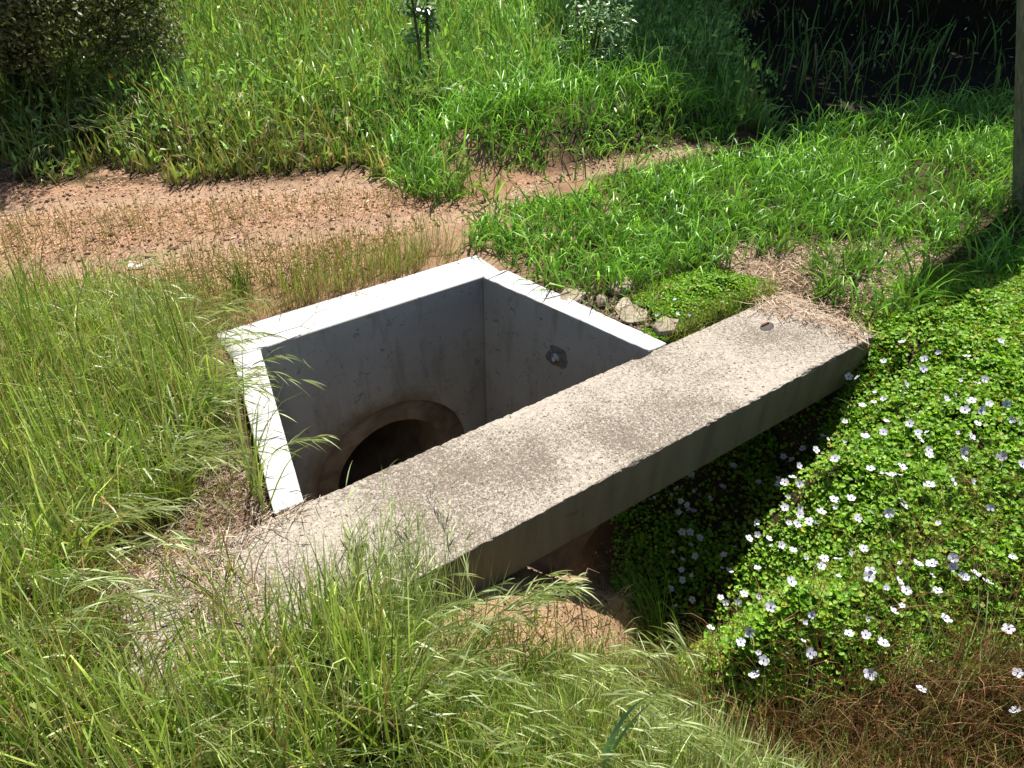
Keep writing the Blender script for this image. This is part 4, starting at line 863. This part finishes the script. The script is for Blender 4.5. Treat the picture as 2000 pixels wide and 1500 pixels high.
rock('pale broken stone touching the outside of the right side wall', 1.80, 2.10, -.028, .105, .065, .045, .5, 3)
rock('largest grey-pink stone, half sunk beside the leaf patch', 1.91, 1.84, -.040, .125, .085, .055, 1.1, 8)
rock('pale stone farthest back, at the foot of the meadow grass', 2.02, 2.02, -.024, .110, .06, .045, .2, 12)
rock('low flat tan stone wedged between the slab and the end of the side wall', 1.95, 1.66, -.028, .120, .055, .04, .4, 17)
rock('small reddish stone lying between the larger stones', 1.86, 1.97, -.005, .035, .03, .022, .8, 23)

# ---------------------------------------------------------------- twigs, scraps, single yellow flower
M_TWIG = mat_plain('dry_twig', (.20, .13, .09), .9, .15, 60, .4)
def twig(label, pts, r, side=()):
    o = empty('dead_twig', pts[0], label, 'twig')
    joined('stem', [tube(pts, [r * (1 - .6 * k / (len(pts) - 1)) for k in range(len(pts))], 6)], M_TWIG, o)
    if side: joined('side_shoots', [tube(s, [r * .55, r * .45, r * .3][:len(s)], 5) for s in side], M_TWIG, o)
Zt = .012
twig('curled dead twig lying over the left corner of the headwall top', [(.40, 2.50, .02), (.50, 2.47, .03), (.60, 2.45, .035), (.72, 2.455, .03), (.80, 2.50, .04), (.84, 2.55, .06)], .0022,
     [[(.50, 2.47, .03), (.55, 2.53, .05), (.57, 2.60, .04)], [(.60, 2.45, .035), (.66, 2.41, .01), (.70, 2.43, .0)], [(.72, 2.455, .03), (.75, 2.42, .02), (.72, 2.40, .02)], [(.80, 2.50, .04), (.86, 2.49, .05)], [(.55, 2.46, .03), (.57, 2.43, .05), (.62, 2.40, .045)]])
twig('thin dark stem trailing down the left side wall top', [(.36, 2.52, .02), (.44, 2.40, .012), (.48, 2.27, .012), (.46, 2.10, .01), (.40, 1.95, .012)], .0016,
     [[(.44, 2.40, .012), (.50, 2.36, .03)], [(.48, 2.27, .012), (.55, 2.24, .05), (.58, 2.20, .07)], [(.46, 2.10, .01), (.41, 2.04, .01)]])
twig('dark grass stem lying across the middle of the headwall top', [(.98, 2.70, .03), (1.03, 2.62, .012), (1.08, 2.53, .012), (1.12, 2.46, .012)], .0014, [[(1.03, 2.62, .012), (1.00, 2.55, .012)], [(1.08, 2.53, .012), (1.13, 2.52, .012)]])
twig('short dark stem lying across the right end of the headwall top', [(1.50, 2.70, .03), (1.53, 2.60, .012), (1.56, 2.50, .012)], .0014, [[(1.53, 2.60, .012), (1.58, 2.57, .012)]])
twig('thin twig bent over the top of the right side wall', [(1.74, 2.18, .02), (1.70, 2.14, .012), (1.66, 2.10, .012), (1.62, 2.10, -.01)], .0013, [[(1.70, 2.14, .012), (1.68, 2.08, .012)], [(1.66, 2.10, .012), (1.67, 2.03, .012)]])
twig('long bent straw curving over the left end of the slab', [(.05, 1.35, .02), (.22, 1.27, .006), (.40, 1.23, .006), (.55, 1.24, .007), (.68, 1.30, .02)], .0012)
twig('bare forked twig sticking out of the ditch litter', [(.92, .93, -.33), (.95, 1.0, -.24), (1.0, 1.02, -.20), (1.04, 1.01, -.24)], .003, [[(.95, 1.0, -.24), (.93, 1.04, -.18)]])
# crumpled white scrap on the track
bm = bmesh.new(); bmesh.ops.create_grid(bm, x_segments=14, y_segments=8, size=1)
for v in bm.verts:
    x, y = v.co.x, v.co.y; v.co = (x * .038, y * .014 * (1 + .3 * math.sin(x * 5)), .018 * float(vn(x * 1.7, y * 1.3, 1.2, 3)) + .012 * abs(x) ** 3)
me = bpy.data.meshes.new('paper_scrap'); bm.to_mesh(me); bm.free(); me.materials.append(M_PAPER)
o = bpy.data.objects.new('paper_scrap', me); COL.objects.link(o); zz = float(height(np.array([.33]), np.array([3.49]))[0]); o.location = (.33, 3.49, zz + .012); o.rotation_euler = (.1, 0, -.5); tag(o, 'crumpled white scrap lying on the reddish dirt', 'litter scrap')
md = o.modifiers.new('thick', 'SOLIDIFY'); md.thickness = .0006
# yellow flower in front of the dark shrub
yf = empty('yellow_flower', YFP, 'single orange-yellow flower standing in front of the dark shrub', 'flower')
V = [(0, 0, 0)]; F = []
for k in range(9):
    a = 2 * math.pi * k / 9; b = len(V); V += [(.012 * math.cos(a - .2), .012 * math.sin(a - .2), .002), (.032 * math.cos(a), .032 * math.sin(a), .006), (.012 * math.cos(a + .2), .012 * math.sin(a + .2), .002)]; F.append((0, b, b + 1, b + 2))
me = bpy.data.meshes.new('petals'); me.from_pydata(V, [], F); me.materials.append(M_YELLOW)
o = bpy.data.objects.new('petals', me); COL.objects.link(o); o.parent = yf; o.rotation_euler = (R(35), R(-20), 0)
v, f, t = tube([(0, 0, 0), (.02, 0, -.2), (.03, .02, -.45)], [.003, .003, .004], 6); me = np_mesh('stalk', v, [f, t]); me.materials.append(M_STALK); o = bpy.data.objects.new('stalk', me); COL.objects.link(o); o.parent = yf

# ---------------------------------------------------------------- shrubs, saplings, trees
def leaves(n, centres, radii, size, cA, cB, flat=.5, up=.3, aspect=.42, shape=1.0):
    """leaf faces spread through ellipsoid clumps"""
    ci = RNG.integers(0, len(centres), n); c = np.array(centres)[ci]; r = np.array(radii)[ci]
    d = unit(RNG.standard_normal((n, 3))); q = RNG.random(n) ** (1 / 2.2); P = c + d * r[:, None] * q[:, None] * np.array([1, 1, flat])
    nrm = unit(d * .6 + np.array([0, 0, up]) + .7 * RNG.standard_normal((n, 3))); a = unit(RNG.standard_normal((n, 3)) + np.array([0, 0, -.3]))
    t1 = unit(np.cross(nrm, a)); t2 = np.cross(nrm, t1); s = (size * (.6 + .8 * RNG.random(n)))[:, None]; w_ = s * aspect
    V = np.stack([P - t1 * s / 2, P + t2 * w_ / 2 + nrm * s * .06, P + t1 * s / 2 - nrm * s * .05, P - t2 * w_ / 2 + nrm * s * .06], 1).reshape(-1, 3)
    C = np.repeat(cvar(n, cA, cB, .2), 4, 0); B = (np.arange(n) * 4)[:, None]
    return dict(V=V, C=C, Q=B + np.array([0, 1, 2, 3]), T=np.zeros((0, 3), int))
def shrub(name, label, cat, x, y, h, rad, nl, size, cA, cB, nc=14, nst=7, mat=None, spread=.75, bark=M_BARK, group=None, flat=.8, aspect=.42, up=.3):
    z = float(height(np.array([x]), np.array([y]))[0]); o = empty(name, (x, y, z), label, cat, group); cs = []; rs = []; tb = []
    for k in range(nst):
        a = 2 * math.pi * k / nst + random.uniform(-.4, .4); rr = rad * spread * random.uniform(.2, 1); hh = h * random.uniform(.55, 1)
        p0 = (x + .04 * math.cos(a), y + .04 * math.sin(a), z - .03); p1 = (x + rr * .35 * math.cos(a), y + rr * .35 * math.sin(a), z + hh * .4); p2 = (x + rr * .8 * math.cos(a + .2), y + rr * .8 * math.sin(a + .2), z + hh * .75); p3 = (x + rr * math.cos(a + .3), y + rr * math.sin(a + .3), z + hh)
        r0 = .012 * h + .004; tb.append(tube([p0, p1, p2, p3], [r0, r0 * .7, r0 * .45, r0 * .2], 7))
    for k in range(nc):
        a = random.uniform(0, 6.28); q = math.sqrt(random.random()) * rad * spread; cs.append((x + q * math.cos(a), y + q * math.sin(a), z + h * random.uniform(.18, .92))); rs.append(rad * random.uniform(.25, .48))
    joined('stems', tb, bark, o)
    veg('foliage', [leaves(nl, cs, rs, size, cA, cB, flat, up, aspect)], mat or M_TREE, parent=o)
    return o
shrub('dark_shrub', 'large dark olive shrub with fine leaves at the upper left, beyond the track', 'shrub', BUSH[0], BUSH[1], 2.4, 1.25, 110000, .032, (.07, .09, .03), (.20, .21, .08), 34, 12, flat=.8)
shrub('dark_shrub', 'dark shrub whose twigs reach in from the left edge behind the track', 'shrub', BUSH2[0], BUSH2[1], 2.2, 1.0, 50000, .032, (.045, .065, .02), (.11, .13, .045), 22, 9, flat=.8)
M_GLINT = leaf_mat('glossy_leaf', .2, .3, .7)
shrub('leafy_sapling', 'sapling with pale glossy leaves on a dark stem, at the top edge above the track', 'sapling', SAP1[0], SAP1[1], 1.15, .22, 500, .07, (.10, .20, .07), (.26, .38, .18), 9, 2, M_GLINT, .5, aspect=.28, up=1.2)
shrub('leafy_sapling', 'bushy sapling with glinting silvery leaves in the tall weeds above the grass hump', 'sapling', SAP2[0], SAP2[1], .85, .40, 1700, .06, (.10, .20, .07), (.28, .42, .20), 16, 6, M_GLINT, .75, aspect=.28, up=1.4)
def tree(name, label, x, y, h, crown, rad, nl, nclump, size=.16, tr=.2, cz=.62, flat=.62, cA=(.03, .06, .015), cB=(.08, .12, .035)):
    z = float(height(np.array([x]), np.array([y]))[0]); o = empty(name, (x, y, z), label, 'tree'); cxn, cyn = crown; cs = []; rs = []; tb = []
    top = (x + (cxn - x) * .35, y + (cyn - y) * .35, z + h * .42)
    tb.append(tube([(x, y, z - .2), (x + .06, y, z + h * .12), (x + (cxn - x) * .15, y + (cyn - y) * .15, z + h * .27), top], [tr * 1.35, tr, tr * .85, tr * .65], 16))
    for k in range(nclump):
        a = random.uniform(0, 6.28); q = math.sqrt(random.random()) * rad; c = (cxn + q * math.cos(a), cyn + q * math.sin(a), z + h * (cz + random.uniform(-.16, .22) * (1.2 - q / rad))); cs.append(c); rs.append(rad * random.uniform(.20, .36))
        if k % 3 == 0: tb.append(tube([top, tuple((top[i] + c[i]) / 2 + random.uniform(-.1, .1) * rad for i in range(3)), c], [tr * .42, tr * .25, tr * .06], 8))
    joined('trunk', tb, M_BARK, o)
    veg('crown', [leaves(nl, cs, rs, size, cA, cB, flat)], M_TREE, parent=o)
tree('shade_tree', 'dense tree leaning over the shaded hollow, its crown above the view', 14.0, 2.9, 7.5, (9.7, 6.2), 3.3, 70000, 60, .20)
tree('shade_tree', 'unseen dense tree added beyond the shaded hollow to block the sky', 16.6, 5.2, 7.5, (15.6, 6.0), 3.4, 40000, 44, .24, cz=.42, flat=1.0)  # this tree and the next three are added unseen to cut sky light
tree('shade_tree', 'unseen broad tree added behind the tall weeds to cut sky light', 14.0, 12.6, 8.0, (14.0, 12.6), 3.6, 40000, 44, .24, cz=.38, flat=1.0)
tree('shade_tree', 'unseen tree added behind the dark shrub to cut sky light', -1.2, 13.6, 8.0, (-1.6, 13.8), 3.6, 24000, 32, .24)
tree('shade_tree', 'unseen low dense tree added on the bank behind the hollow to block the sky', 14.6, 8.6, 7.0, (14.6, 8.6), 3.2, 36000, 40, .24, cz=.36, flat=1.0)
